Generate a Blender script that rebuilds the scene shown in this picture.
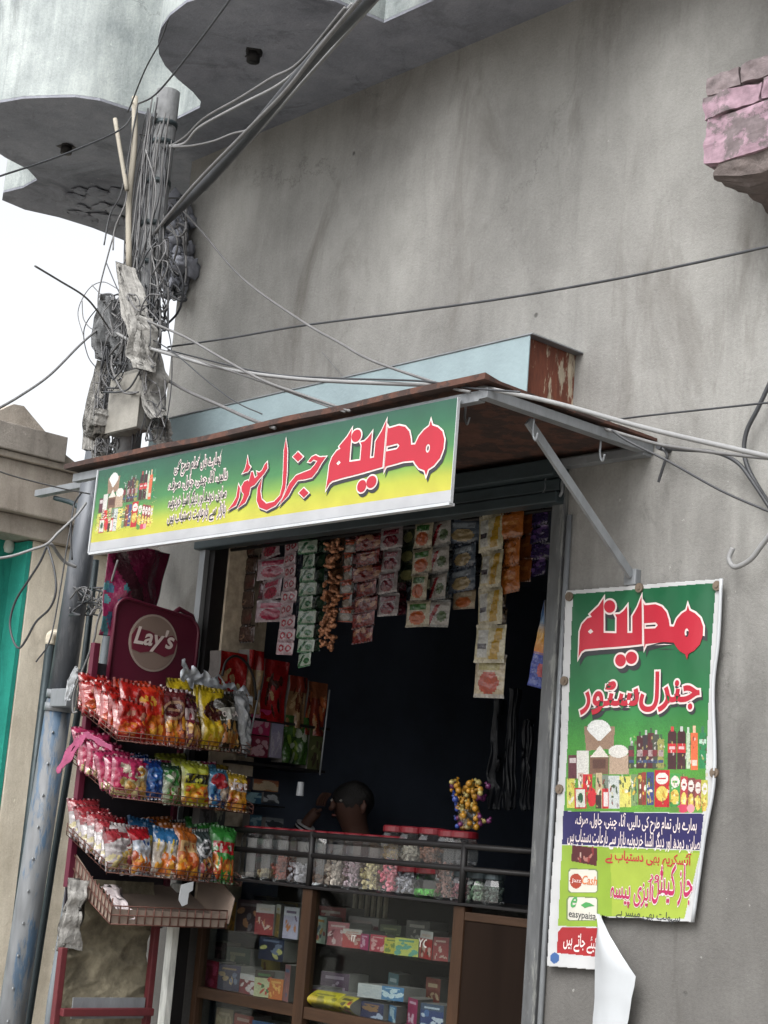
import bpy, math, random
import numpy as np
from mathutils import Vector, Matrix, Euler, noise

for _o in list(bpy.data.objects):
    bpy.data.objects.remove(_o)
SC = bpy.context.scene
COL = SC.collection
R = math.radians

# ------------------------------------------------------------ camera
F = 1660.0
CAM = np.array([0.0, -4.3, 1.55])
def _u(a):
    a = np.array(a, float); return a / np.linalg.norm(a)
_Z = _u([658, -8160, F]); _X = -_u([-1534, 213, F]); _X = _u(_X - (_X @ _Z) * _Z); _Y = -np.cross(_X, _Z)
RW = np.array([_X, _Y, _Z])          # rows: world axes seen from the camera (x right, y down, z forward)
cd = bpy.data.cameras.new('camera'); cam = bpy.data.objects.new('camera', cd); COL.objects.link(cam)
cd.sensor_fit = 'HORIZONTAL'; cd.sensor_width = 36.0; cd.lens = 36.0 * F / 768.0
cd.clip_start = 0.05; cd.clip_end = 500
M3 = Matrix([[RW[i][0], -RW[i][1], -RW[i][2]] for i in range(3)])
cam.matrix_world = Matrix.Translation(Vector(CAM)) @ M3.to_4x4()
SC.camera = cam

# ------------------------------------------------------------ sky, sun, exposure
SUN_EL, SUN_AZ = 50.0, 165.0          # azimuth measured from +Y clockwise: the light comes from the street side
world = bpy.data.worlds.new('World'); SC.world = world; world.use_nodes = True
wn = world.node_tree; bg = wn.nodes['Background']
sky = wn.nodes.new('ShaderNodeTexSky'); sky.sky_type = 'NISHITA'; sky.sun_disc = False
sky.sun_elevation = R(SUN_EL); sky.sun_rotation = R(SUN_AZ); sky.air_density = 1.0; sky.dust_density = 6.0; sky.ozone_density = 1.0
hs = wn.nodes.new('ShaderNodeHueSaturation'); hs.inputs['Saturation'].default_value = 0.15
wn.links.new(sky.outputs[0], hs.inputs['Color']); wn.links.new(hs.outputs[0], bg.inputs[0])
bg.inputs[1].default_value = 0.15
sd = bpy.data.lights.new('sun', 'SUN'); sun = bpy.data.objects.new('sun', sd); COL.objects.link(sun)
sd.energy = 0.5; sd.angle = R(40); sd.color = (1.0, 0.96, 0.9)
_az = R(SUN_AZ); _el = R(SUN_EL)
sdir = Vector((math.sin(_az) * math.cos(_el), math.cos(_az) * math.cos(_el), math.sin(_el)))
sun.rotation_euler = sdir.to_track_quat('Z', 'Y').to_euler(); sun.location = sdir * 30
vs = SC.view_settings; vs.view_transform = 'Standard'; vs.look = 'None'; vs.exposure = 1.28; vs.gamma = 1.0
SC.display_settings.display_device = 'sRGB'
SC.render.engine = 'CYCLES'
SC.cycles.max_bounces = 8; SC.cycles.transparent_max_bounces = 16

# ------------------------------------------------------------ helpers
def at(px, py, Y=None, X=None, Z=None):
    """the point of a real plane (X, Y or Z constant) that the photo shows at a pixel"""
    d = RW @ np.array([px - 384.0, py - 512.0, F])
    if Y is not None: t = (Y - CAM[1]) / d[1]
    elif X is not None: t = (X - CAM[0]) / d[0]
    else: t = (Z - CAM[2]) / d[2]
    return Vector(CAM + d * t)
def s2l(c):
    c = c / 255.0
    return c / 12.92 if c <= 0.04045 else ((c + 0.055) / 1.055) ** 2.4
def C(r, g, b): return (s2l(r), s2l(g), s2l(b), 1.0)
ORG = {}
def tag(o, label=None, cat=None, group=None, kind=None):
    if label: o['label'] = label
    if cat: o['category'] = cat
    if group: o['group'] = group
    if kind: o['kind'] = kind
    return o
def thing(name, label, cat, loc, group=None):
    o = bpy.data.objects.new(name, None); COL.objects.link(o); o.location = loc
    o.empty_display_size = 0.05
    ORG[o.name] = Vector(loc)
    return tag(o, label, cat, group)
def link(name, me, parent=None, origin=None):
    """link a mesh whose vertices are in world space, moving its origin"""
    o = bpy.data.objects.new(name, me); COL.objects.link(o)
    if parent is not None:
        og = ORG[parent.name]; me.transform(Matrix.Translation(-og)); o.parent = parent
    else:
        og = Vector(origin) if origin is not None else Vector((0, 0, 0))
        me.transform(Matrix.Translation(-og)); o.location = og
    ORG[o.name] = og.copy()
    return o
class MB:
    def __init__(s): s.v = []; s.f = []; s.m = []; s.mi = 0
    def add(s, vs_, fs):
        b = len(s.v); s.v += [tuple(p) for p in vs_]; s.f += [tuple(i + b for i in f) for f in fs]; s.m += [s.mi] * len(fs); return s
    def box(s, x0, x1, y0, y1, z0, z1, M=None):
        P = [Vector((x, y, z)) for x in (x0, x1) for y in (y0, y1) for z in (z0, z1)]
        if M is not None: P = [M @ p for p in P]
        return s.add(P, [(0, 1, 3, 2), (4, 6, 7, 5), (0, 4, 5, 1), (2, 3, 7, 6), (0, 2, 6, 4), (1, 5, 7, 3)])
    def bar(s, a, b, w, h, up=(0, 0, 1)):
        a = Vector(a); b = Vector(b); d = (b - a).normalized(); u = Vector(up)
        sd_ = d.cross(u)
        if sd_.length < 1e-4: sd_ = d.cross(Vector((1, 0, 0)))
        sd_.normalize(); u = sd_.cross(d)
        P = [q + sd_ * (i * w / 2) + u * (j * h / 2) for q in (a, b) for i, j in ((-1, -1), (1, -1), (1, 1), (-1, 1))]
        return s.add(P, [(0, 3, 2, 1), (4, 5, 6, 7), (0, 1, 5, 4), (1, 2, 6, 5), (2, 3, 7, 6), (3, 0, 4, 7)])
    def tube(s, pts, r, n=8, r2=None, cap=True):
        pts = [Vector(p) for p in pts]; k = len(pts); V = []; Fc = []
        d0 = (pts[1] - pts[0]).normalized()
        u = d0.cross(Vector((0.31, 0.2, 0.93))).normalized()
        for i, p in enumerate(pts):
            d = (pts[min(i + 1, k - 1)] - pts[max(i - 1, 0)]).normalized()
            u = (u - d * u.dot(d)).normalized(); w = d.cross(u)
            rr = r if r2 is None else r + (r2 - r) * i / (k - 1)
            if callable(r): rr = r(i / (k - 1))
            for j in range(n):
                a = 2 * math.pi * j / n
                V.append(p + u * (rr * math.cos(a)) + w * (rr * math.sin(a)))
        for i in range(k - 1):
            for j in range(n):
                Fc.append((i * n + j, i * n + (j + 1) % n, (i + 1) * n + (j + 1) % n, (i + 1) * n + j))
        if cap: Fc += [tuple(reversed(range(n))), tuple(range((k - 1) * n, k * n))]
        return s.add(V, Fc)
    def lathe(s, prof, c, n=16, sx=1.0, sy=1.0):
        c = Vector(c); V = []; Fc = []
        for (r_, z) in prof:
            for j in range(n):
                a = 2 * math.pi * (j + 0.5) / n
                V.append((c.x + r_ * sx * math.cos(a), c.y + r_ * sy * math.sin(a), c.z + z))
        for i in range(len(prof) - 1):
            for j in range(n): Fc.append((i * n + j, i * n + (j + 1) % n, (i + 1) * n + (j + 1) % n, (i + 1) * n + j))
        Fc += [tuple(reversed(range(n))), tuple(range((len(prof) - 1) * n, len(prof) * n))]
        return s.add(V, Fc)
    def plate(s, pts, off):
        """polygon (list of 3-D points) extruded by a vector"""
        off = Vector(off); n = len(pts); P = [Vector(p) for p in pts]
        return s.add(P + [p + off for p in P], [tuple(range(n)), tuple(reversed(range(n, 2 * n)))] + [(i, i + n, (i + 1) % n + n, (i + 1) % n) for i in range(n)])
    def mesh(s, name, mats, smooth=False, bevel=0):
        me = bpy.data.meshes.new(name); me.from_pydata(s.v, [], s.f); me.update()
        for m_ in (mats if isinstance(mats, (list, tuple)) else [mats]): me.materials.append(m_)
        me.polygons.foreach_set('material_index', s.m)
        import bmesh
        bm = bmesh.new(); bm.from_mesh(me); bmesh.ops.recalc_face_normals(bm, faces=bm.faces)
        if bevel:
            bmesh.ops.bevel(bm, geom=[e for e in bm.edges if len(e.link_faces) == 2 and e.calc_face_angle(0) > 0.5], offset=bevel, segments=2, affect='EDGES', profile=0.6)
        bm.to_mesh(me); bm.free()
        if smooth: me.polygons.foreach_set('use_smooth', [True] * len(me.polygons))
        return me
    def build(s, name, mats, parent=None, origin=None, smooth=False, bevel=0):
        return link(name, s.mesh(name, mats, smooth, bevel), parent, origin)
def spline(pts, n=10):
    P = [Vector(p) for p in pts]; P = [P[0] * 2 - P[1]] + P + [P[-1] * 2 - P[-2]]; out = []
    for i in range(1, len(P) - 2):
        a, b, c, d = P[i - 1:i + 3]
        for k in range(n):
            t = k / n
            out.append(0.5 * ((2 * b) + (c - a) * t + (2 * a - 5 * b + 4 * c - d) * t * t + (3 * b - a - 3 * c + d) * t ** 3))
    out.append(P[-2]); return out

# ------------------------------------------------------------ materials
MATS = {}
def newmat(name):
    m = bpy.data.materials.new(name); m.use_nodes = True; MATS[name] = m
    return m, m.node_tree, m.node_tree.nodes['Principled BSDF']
def plain(name, col, rough=0.6, metal=0.0, var=0.25, scale=8.0, bump=0.15, bscale=60.0, stretch=(1, 1, 1), col2=None, spec=0.5):
    """base colour broken up by two scales of noise, plus a fine bump"""
    m, t, b = newmat(name); N = t.nodes.new; L = t.links.new
    tc = N('ShaderNodeTexCoord'); mp = N('ShaderNodeMapping'); mp.inputs['Scale'].default_value = stretch
    L(tc.outputs['Object'], mp.inputs[0])
    n1 = N('ShaderNodeTexNoise'); n1.inputs['Scale'].default_value = scale; n1.inputs['Detail'].default_value = 8; n1.inputs['Roughness'].default_value = 0.65
    L(mp.outputs[0], n1.inputs['Vector'])
    r = N('ShaderNodeValToRGB'); r.color_ramp.elements[0].position = 0.3; r.color_ramp.elements[1].position = 0.7
    c2 = col2 or tuple(c * (1 - var) for c in col[:3]) + (1,)
    r.color_ramp.elements[0].color = c2; r.color_ramp.elements[1].color = tuple(min(1, c * (1 + (0 if col2 else var))) for c in col[:3]) + (1,)
    L(n1.outputs[0], r.inputs[0]); L(r.outputs[0], b.inputs['Base Color'])
    n2 = N('ShaderNodeTexNoise'); n2.inputs['Scale'].default_value = bscale; n2.inputs['Detail'].default_value = 6
    L(mp.outputs[0], n2.inputs['Vector'])
    bp = N('ShaderNodeBump'); bp.inputs['Strength'].default_value = bump; bp.inputs['Distance'].default_value = 0.01
    L(n2.outputs[0], bp.inputs['Height']); L(bp.outputs[0], b.inputs['Normal'])
    b.inputs['Roughness'].default_value = rough; b.inputs['Metallic'].default_value = metal; b.inputs['Specular IOR Level'].default_value = spec
    return m
def plaster(name, light, dark, streak=0.5, patch=1.2, stain=None, rough=0.9, low_tone=None):
    """trowelled cement: broad patches, vertical run marks, trowel arcs, fine grain, cracks and pits"""
    m, t, b = newmat(name); N = t.nodes.new; L = t.links.new
    tc = N('ShaderNodeTexCoord')
    def nz(sc_, det, rou, st=(1, 1, 1), dist=0.0, rot=(0, 0, 0)):
        mp = N('ShaderNodeMapping'); mp.inputs['Scale'].default_value = st; mp.inputs['Rotation'].default_value = rot; L(tc.outputs['Object'], mp.inputs[0])
        n = N('ShaderNodeTexNoise'); n.inputs['Scale'].default_value = sc_; n.inputs['Detail'].default_value = det; n.inputs['Roughness'].default_value = rou; n.inputs['Distortion'].default_value = dist
        L(mp.outputs[0], n.inputs['Vector']); return n.outputs[0]
    def rng(x, a, c_, lo=0.0, hi=1.0):
        q = N('ShaderNodeMapRange'); q.inputs[1].default_value = a; q.inputs[2].default_value = c_; q.inputs[3].default_value = lo; q.inputs[4].default_value = hi; L(x, q.inputs[0]); return q.outputs[0]
    def mth(op, x, y):
        q = N('ShaderNodeMath'); q.operation = op
        for i, w in enumerate((x, y)):
            if isinstance(w, float): q.inputs[i].default_value = w
            else: L(w, q.inputs[i])
        return q.outputs[0]
    big = nz(patch, 5, 0.6); med = nz(5.0, 8, 0.7, dist=0.6); run = nz(3.0, 6, 0.7, (3.0, 3.0, 0.35), 0.5, (0, 0.12, 0)); arc = nz(7.0, 4, 0.6, (1.0, 1.0, 0.25), 1.2, (0.0, 0.5, 0)); fine = nz(90.0, 4, 0.7)
    f = mth('ADD', mth('MULTIPLY', big, 0.9), mth('MULTIPLY', med, 0.35)); f = mth('ADD', f, mth('MULTIPLY', run, streak)); f = mth('ADD', f, mth('MULTIPLY', arc, 0.3)); f = mth('ADD', f, mth('MULTIPLY', fine, 0.36)); grain = nz(260.0, 3, 0.8); f = mth('ADD', f, mth('MULTIPLY', grain, 0.3))
    tot = 0.5 * (0.9 + 0.35 + streak + 0.3 + 0.36 + 0.3)
    k = rng(f, tot - 0.26, tot + 0.26)
    mx = N('ShaderNodeMix'); mx.data_type = 'RGBA'; mx.inputs[6].default_value = dark; mx.inputs[7].default_value = light; L(k, mx.inputs[0]); out = mx.outputs[2]
    if stain:
        s1 = rng(nz(1.6, 6, 0.7, (1.6, 1.6, 0.5), 0.8), 0.56, 0.72, 0.0, 0.75)
        m2 = N('ShaderNodeMix'); m2.data_type = 'RGBA'; m2.inputs[7].default_value = stain; L(s1, m2.inputs[0]); L(out, m2.inputs[6]); out = m2.outputs[2]
    if low_tone:       # colour multiplied darker towards the bottom, with a ragged upper edge
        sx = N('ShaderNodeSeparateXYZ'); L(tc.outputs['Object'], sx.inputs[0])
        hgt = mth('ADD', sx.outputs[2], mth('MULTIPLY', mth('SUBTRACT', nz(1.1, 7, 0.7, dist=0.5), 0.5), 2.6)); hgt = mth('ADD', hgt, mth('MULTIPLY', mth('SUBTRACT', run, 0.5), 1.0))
        m4 = N('ShaderNodeMix'); m4.data_type = 'RGBA'; m4.blend_type = 'MULTIPLY'; m4.inputs[7].default_value = low_tone; L(rng(hgt, 1.6, 3.3, 1.0, 0.0), m4.inputs[0]); L(out, m4.inputs[6]); out = m4.outputs[2]
    v = N('ShaderNodeTexVoronoi'); v.inputs['Scale'].default_value = 3.3; L(tc.outputs['Object'], v.inputs['Vector'])
    pit = rng(v.outputs['Distance'], 0.018, 0.04, 0.75, 0.0)
    m3 = N('ShaderNodeMix'); m3.data_type = 'RGBA'; m3.inputs[7].default_value = tuple(c * 0.35 for c in dark[:3]) + (1,); L(pit, m3.inputs[0]); L(out, m3.inputs[6]); out = m3.outputs[2]
    wv = N('ShaderNodeTexVoronoi'); wv.feature = 'DISTANCE_TO_EDGE'; wv.inputs['Scale'].default_value = 0.85
    wn_ = N('ShaderNodeTexNoise'); wn_.inputs['Scale'].default_value = 4.0; wn_.inputs['Detail'].default_value = 8; wn_.inputs['Roughness'].default_value = 0.75; L(tc.outputs['Object'], wn_.inputs['Vector'])
    wm = N('ShaderNodeVectorMath'); wm.operation = 'MULTIPLY_ADD'; L(wn_.outputs['Color'], wm.inputs[0]); wm.inputs[1].default_value = (0.5, 0.5, 0.5); L(tc.outputs['Object'], wm.inputs[2]); L(wm.outputs[0], wv.inputs['Vector'])
    crk = mth('MULTIPLY', rng(wv.outputs['Distance'], 0.0018, 0.0045, 0.35, 0.0), rng(nz(0.9, 3, 0.5), 0.5, 0.6))
    mc = N('ShaderNodeMix'); mc.data_type = 'RGBA'; mc.inputs[7].default_value = tuple(c * 0.4 for c in dark[:3]) + (1,); L(crk, mc.inputs[0]); L(out, mc.inputs[6]); out = mc.outputs[2]
    chip = rng(nz(22.0, 5, 0.75), 0.665, 0.69, 0.0, 0.45)
    mh = N('ShaderNodeMix'); mh.data_type = 'RGBA'; mh.inputs[7].default_value = tuple(min(1, c * 1.45) for c in light[:3]) + (1,); L(chip, mh.inputs[0]); L(out, mh.inputs[6]); out = mh.outputs[2]
    L(out, b.inputs['Base Color'])
    h = mth('ADD', mth('MULTIPLY', med, 0.8), mth('MULTIPLY', arc, 0.7)); h = mth('ADD', h, mth('MULTIPLY', fine, 0.5)); h = mth('ADD', h, mth('MULTIPLY', grain, 0.25)); h = mth('SUBTRACT', h, mth('ADD', pit, crk))
    bp = N('ShaderNodeBump'); bp.inputs['Strength'].default_value = 0.45; bp.inputs['Distance'].default_value = 0.012
    L(h, bp.inputs['Height']); L(bp.outputs[0], b.inputs['Normal']); b.inputs['Roughness'].default_value = rough; b.inputs['Specular IOR Level'].default_value = 0.25
    return m
def chipped(name, under, paint, cover=0.5, rough=0.6, metal=0.0, scale=5.0, stretch=(1, 1, 1)):
    """paint or rust patches with sharp edges over another surface"""
    m, t, b = newmat(name); N = t.nodes.new; L = t.links.new
    tc = N('ShaderNodeTexCoord'); mp = N('ShaderNodeMapping'); mp.inputs['Scale'].default_value = stretch; L(tc.outputs['Object'], mp.inputs[0])
    n = N('ShaderNodeTexNoise'); n.inputs['Scale'].default_value = scale; n.inputs['Detail'].default_value = 10; n.inputs['Roughness'].default_value = 0.7; L(mp.outputs[0], n.inputs['Vector'])
    r = N('ShaderNodeValToRGB'); r.color_ramp.elements[0].position = cover - 0.02; r.color_ramp.elements[1].position = cover + 0.02
    r.color_ramp.elements[0].color = (0, 0, 0, 1); r.color_ramp.elements[1].color = (1, 1, 1, 1); L(n.outputs[0], r.inputs[0])
    n2 = N('ShaderNodeTexNoise'); n2.inputs['Scale'].default_value = scale * 5; n2.inputs['Detail'].default_value = 6; L(mp.outputs[0], n2.inputs['Vector'])
    q = N('ShaderNodeMapRange'); q.inputs[1].default_value = 0.3; q.inputs[2].default_value = 0.7; q.inputs[3].default_value = 0.7; q.inputs[4].default_value = 1.2; L(n2.outputs[0], q.inputs[0])
    mx = N('ShaderNodeMix'); mx.data_type = 'RGBA'; mx.inputs[6].default_value = under; mx.inputs[7].default_value = paint; L(r.outputs[0], mx.inputs[0])
    ml = N('ShaderNodeVectorMath'); ml.operation = 'SCALE'; L(mx.outputs[2], ml.inputs[0]); L(q.outputs[0], ml.inputs['Scale']); L(ml.outputs[0], b.inputs['Base Color'])
    bp = N('ShaderNodeBump'); bp.inputs['Strength'].default_value = 0.3; bp.inputs['Distance'].default_value = 0.004
    ad = N('ShaderNodeMath'); ad.operation = 'ADD'; L(r.outputs[0], ad.inputs[0]); L(n2.outputs[0], ad.inputs[1])
    L(ad.outputs[0], bp.inputs['Height']); L(bp.outputs[0], b.inputs['Normal']); b.inputs['Roughness'].default_value = rough; b.inputs['Metallic'].default_value = metal
    return m
def printed(name, rough=0.35, bump=0.3, bscale=30.0, coat=0.0, grime=0.15, gain=0.62):
    """artwork held in the mesh's colour attribute, on foil, card or vinyl"""
    m, t, b = newmat(name); N = t.nodes.new; L = t.links.new
    a = N('ShaderNodeAttribute'); a.attribute_name = 'print'
    tc = N('ShaderNodeTexCoord'); n = N('ShaderNodeTexNoise'); n.inputs['Scale'].default_value = bscale; n.inputs['Detail'].default_value = 4; L(tc.outputs['Object'], n.inputs['Vector'])
    n2 = N('ShaderNodeTexNoise'); n2.inputs['Scale'].default_value = 9; n2.inputs['Detail'].default_value = 7; L(tc.outputs['Object'], n2.inputs['Vector'])
    q = N('ShaderNodeMapRange'); q.inputs[1].default_value = 0.35; q.inputs[2].default_value = 0.65; q.inputs[3].default_value = (1 - grime) * gain; q.inputs[4].default_value = gain; L(n2.outputs[0], q.inputs[0])
    ml = N('ShaderNodeVectorMath'); ml.operation = 'SCALE'; L(a.outputs['Color'], ml.inputs[0]); L(q.outputs[0], ml.inputs['Scale']); L(ml.outputs[0], b.inputs['Base Color'])
    bp = N('ShaderNodeBump'); bp.inputs['Strength'].default_value = bump; bp.inputs['Distance'].default_value = 0.01
    L(n.outputs[0], bp.inputs['Height']); L(bp.outputs[0], b.inputs['Normal']); b.inputs['Roughness'].default_value = rough; b.inputs['Coat Weight'].default_value = coat
    return m
def clear(name, tint=(0.9, 0.93, 0.93, 1), gloss=0.12, rough=0.05):
    m, t, b = newmat(name); t.nodes.remove(b); N = t.nodes.new; L = t.links.new; o = t.nodes['Material Output']
    tr = N('ShaderNodeBsdfTransparent'); tr.inputs[0].default_value = tint; gl = N('ShaderNodeBsdfGlossy'); gl.inputs['Roughness'].default_value = rough
    lw = N('ShaderNodeLayerWeight'); lw.inputs[0].default_value = 0.25
    q = N('ShaderNodeMapRange'); q.inputs[3].default_value = gloss * 0.4; q.inputs[4].default_value = gloss * 3; L(lw.outputs['Fresnel'], q.inputs[0])
    mx = N('ShaderNodeMixShader'); L(q.outputs[0], mx.inputs[0]); L(tr.outputs[0], mx.inputs[1]); L(gl.outputs[0], mx.inputs[2]); L(mx.outputs[0], o.inputs[0])
    return m

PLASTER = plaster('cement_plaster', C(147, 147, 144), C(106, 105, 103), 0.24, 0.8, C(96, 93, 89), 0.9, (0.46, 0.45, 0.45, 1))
PARAPET = plaster('weathered_parapet_plaster', C(170, 177, 176), C(112, 120, 122), 0.8, 2.6, C(84, 90, 92))
SOFFIT = plaster('sooty_slab_underside', C(146, 149, 158), C(100, 103, 112), 0.3, 1.4, C(76, 78, 86))
BEIGE = plaster('beige_neighbour_plaster', C(226, 218, 202), C(176, 167, 150), 0.6, 2.0, C(136, 126, 114))
BROWNCEM = plaster('dusty_brown_cement', C(184, 176, 166), C(132, 124, 115), 0.5, 2.2, C(100, 93, 86))
TEAL = plaster('teal_painted_wall', C(46, 150, 134), C(30, 112, 102), 0.6, 2.0, C(26, 88, 80))
ROAD = plaster('street_concrete', C(156, 151, 143), C(118, 114, 108), 0.3, 0.7, C(90, 87, 82))
RUST = chipped('rusty_sheet', C(76, 48, 38), C(52, 36, 32), 0.5, 0.85, 0.0, 7.0)
RUSTPAINT = chipped('rusty_panel_with_peeling_paint', C(98, 52, 36), C(160, 150, 132), 0.55, 0.8, 0.0, 14.0, (1, 1, 0.25))
PALEBLUE = plain('pale_blue_sheet_metal', C(124, 141, 146), 0.6, 0.0, 0.16, 3.0, 0.15)
STEEL = plain('painted_grey_steel', C(122, 126, 130), 0.5, 0.3, 0.22, 12.0, 0.15, 120, (1, 1, 0.3))
DARKSTEEL = plain('dark_shutter_steel', C(52, 62, 66), 0.5, 0.4, 0.25, 6.0, 0.1)
GREYPOST = chipped('chipped_grey_door_post', C(104, 106, 104), C(74, 76, 78), 0.47, 0.6, 0.1, 9.0, (1, 1, 0.2))
POLEM = chipped('scuffed_pole_steel', C(96, 99, 104), C(78, 82, 88), 0.5, 0.5, 0.3, 4.0, (1, 1, 0.2))
POLEBLUE = chipped('worn_blue_paint_on_steel', C(96, 99, 102), C(62, 82, 102), 0.545, 0.6, 0.0, 5.0, (1, 1, 0.25))
CONDUIT = plain('grey_conduit', C(105, 112, 118), 0.5, 0.1, 0.2, 6.0, 0.1)
OLDPOLE = plain('old_upper_pole', C(98, 100, 102), 0.7, 0.1, 0.35, 14.0, 0.4, 50)
BAMBOO = plain('dry_bamboo', C(142, 137, 126), 0.8, 0.0, 0.2, 10.0, 0.2, 40, (1, 1, 0.2))
CABLE = plain('black_cable_sheath', C(48, 50, 54), 0.55, 0.0, 0.3, 12.0, 0.05)
CABLEG = plain('dusty_grey_cable_sheath', C(96, 96, 97), 0.7, 0.0, 0.2, 12.0, 0.05)
CABLEW = plain('pale_grey_cable_sheath', C(122, 123, 124), 0.7, 0.0, 0.12, 12.0, 0.05)
RAG = plain('dusty_cloth', C(128, 127, 124), 0.95, 0.0, 0.5, 22.0, 0.8, 60)
WOOD = plain('varnished_brown_wood', C(46, 31, 20), 0.6, 0.0, 0.6, 6.0, 0.2, 60, (1, 1, 0.15), spec=0.2)
WOODH = plain('varnished_brown_rail', C(48, 33, 22), 0.6, 0.0, 0.6, 6.0, 0.2, 60, (0.15, 1, 1), spec=0.2)
DARKWOOD = plain('dark_laminate', C(24, 17, 13), 0.6, 0.0, 0.3, 5.0, 0.05, 60, (1, 1, 0.1), spec=0.05)
WHITEPOST = chipped('chipped_white_post', C(110, 110, 105), C(196, 198, 194), 0.36, 0.6, 0.0, 8.0, (1, 1, 0.3))
CREAM = chipped('chipped_cream_door', C(92, 80, 66), C(172, 160, 142), 0.34, 0.6, 0.0, 7.0)
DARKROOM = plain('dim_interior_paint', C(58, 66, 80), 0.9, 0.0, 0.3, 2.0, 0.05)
REDP = plain('red_painted_steel', C(78, 22, 28), 0.6, 0.0, 0.25, 10.0, 0.1)
MAROON = plain('maroon_plastic_panel', C(76, 17, 38), 0.45, 0.0, 0.12, 3.0, 0.05)
BLACKM = plain('black_painted_metal', C(20, 19, 20), 0.5, 0.0, 0.3, 10.0, 0.05, spec=0.25)
WIREM = plain('rusty_wire', C(82, 52, 44), 0.6, 0.4, 0.3, 20.0, 0.05)
CARD = plain('brown_cardboard', C(120, 106, 96), 0.9, 0.0, 0.15, 6.0, 0.15, 25)
SACK = plain('stained_canvas_sheet', C(128, 121, 102), 0.9, 0.0, 0.3, 9.0, 0.8, 30, col2=C(60, 55, 44))
REDLID = plain('red_plastic_lid', C(98, 18, 28), 0.4, 0.0, 0.1, 6.0, 0.02)
PLASTIC = clear('clear_jar_plastic', (0.9, 0.92, 0.93, 1), 0.26, 0.18)
GLASS = clear('dusty_counter_glass', (0.88, 0.91, 0.9, 1), 0.02, 0.05)
FOIL = printed('printed_foil', 0.25, 1.0, 26.0, 0.2, 0.25, 0.42)
CARDP = printed('printed_card', 0.5, 0.1, 30.0, 0.0, 0.25, 0.42)
VINYL = printed('printed_vinyl', 0.42, 0.12, 12.0, 0.1, 0.14)
WHITEV = plain('white_vinyl', C(160, 164, 168), 0.45, 0.0, 0.06, 4.0, 0.06, 10)
INKRED = plain('red_ink', C(150, 20, 40), 0.45, 0.0, 0.08, 6.0, 0.0)
INKWHITE = plain('white_ink', C(190, 178, 176), 0.45, 0.0, 0.05, 6.0, 0.0)
INKBLACK = plain('dark_ink', C(34, 36, 40), 0.5, 0.0, 0.1, 6.0, 0.0)
INKGREY = plain('grey_lettering_ink', C(150, 138, 130), 0.5, 0.0, 0.1, 6.0, 0.0)
INKMAG = plain('magenta_ink', C(146, 22, 74), 0.45, 0.0, 0.08, 6.0, 0.0)
INKGREEN = plain('green_ink', C(60, 130, 70), 0.45, 0.0, 0.08, 6.0, 0.0)
INKORANGE = plain('orange_brown_ink', C(180, 100, 50), 0.45, 0.0, 0.08, 6.0, 0.0)
INKBLUE = plain('blue_ink', C(50, 90, 150), 0.45, 0.0, 0.08, 6.0, 0.0)

# ------------------------------------------------------------ artwork painter: a small canvas that becomes face colours
class Art:
    def __init__(s, w, h, bg):
        s.w, s.h = w, h; s.a = np.zeros((h, w, 3)); s.a[:] = [s2l(c) for c in bg]
        s.U, s.V = np.meshgrid((np.arange(w) + .5) / w, (np.arange(h) + .5) / h)     # v runs down
    def put(s, m, c, k=1.0): s.a[m] = s.a[m] * (1 - k) + np.array([s2l(x) for x in c]) * k; return s
    def rect(s, u0, v0, u1, v1, c, k=1.0): return s.put((s.U >= u0) & (s.U <= u1) & (s.V >= v0) & (s.V <= v1), c, k)
    def ell(s, u, v, a, b, c, rot=0.0, k=1.0):
        x = s.U - u; y = s.V - v; ca, sa = math.cos(rot), math.sin(rot)
        return s.put(((x * ca + y * sa) / a) ** 2 + ((-x * sa + y * ca) / b) ** 2 <= 1, c, k)
    def poly(s, pts, c):
        m = np.zeros(s.U.shape, bool); n = len(pts)
        for i in range(n):
            x0, y0 = pts[i]; x1, y1 = pts[(i + 1) % n]
            if y0 == y1: continue
            cr = ((y0 > s.V) != (y1 > s.V)) & (s.U < (x1 - x0) * (s.V - y0) / (y1 - y0) + x0); m ^= cr
        return s.put(m, c)
    def grad(s, stops):
        vs_ = [q[0] for q in stops]
        for i in range(3): s.a[:, :, i] = np.interp(s.V, vs_, [s2l(q[1][i]) for q in stops])
        return s
    def bits(s, rnd, u0, v0, u1, v1, cols, n, r0, r1):
        for _ in range(n):
            s.ell(rnd.uniform(u0, u1), rnd.uniform(v0, v1), rnd.uniform(r0, r1), rnd.uniform(r0, r1) * s.w / s.h, rnd.choice(cols), rnd.uniform(0, 3))
        return s
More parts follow.
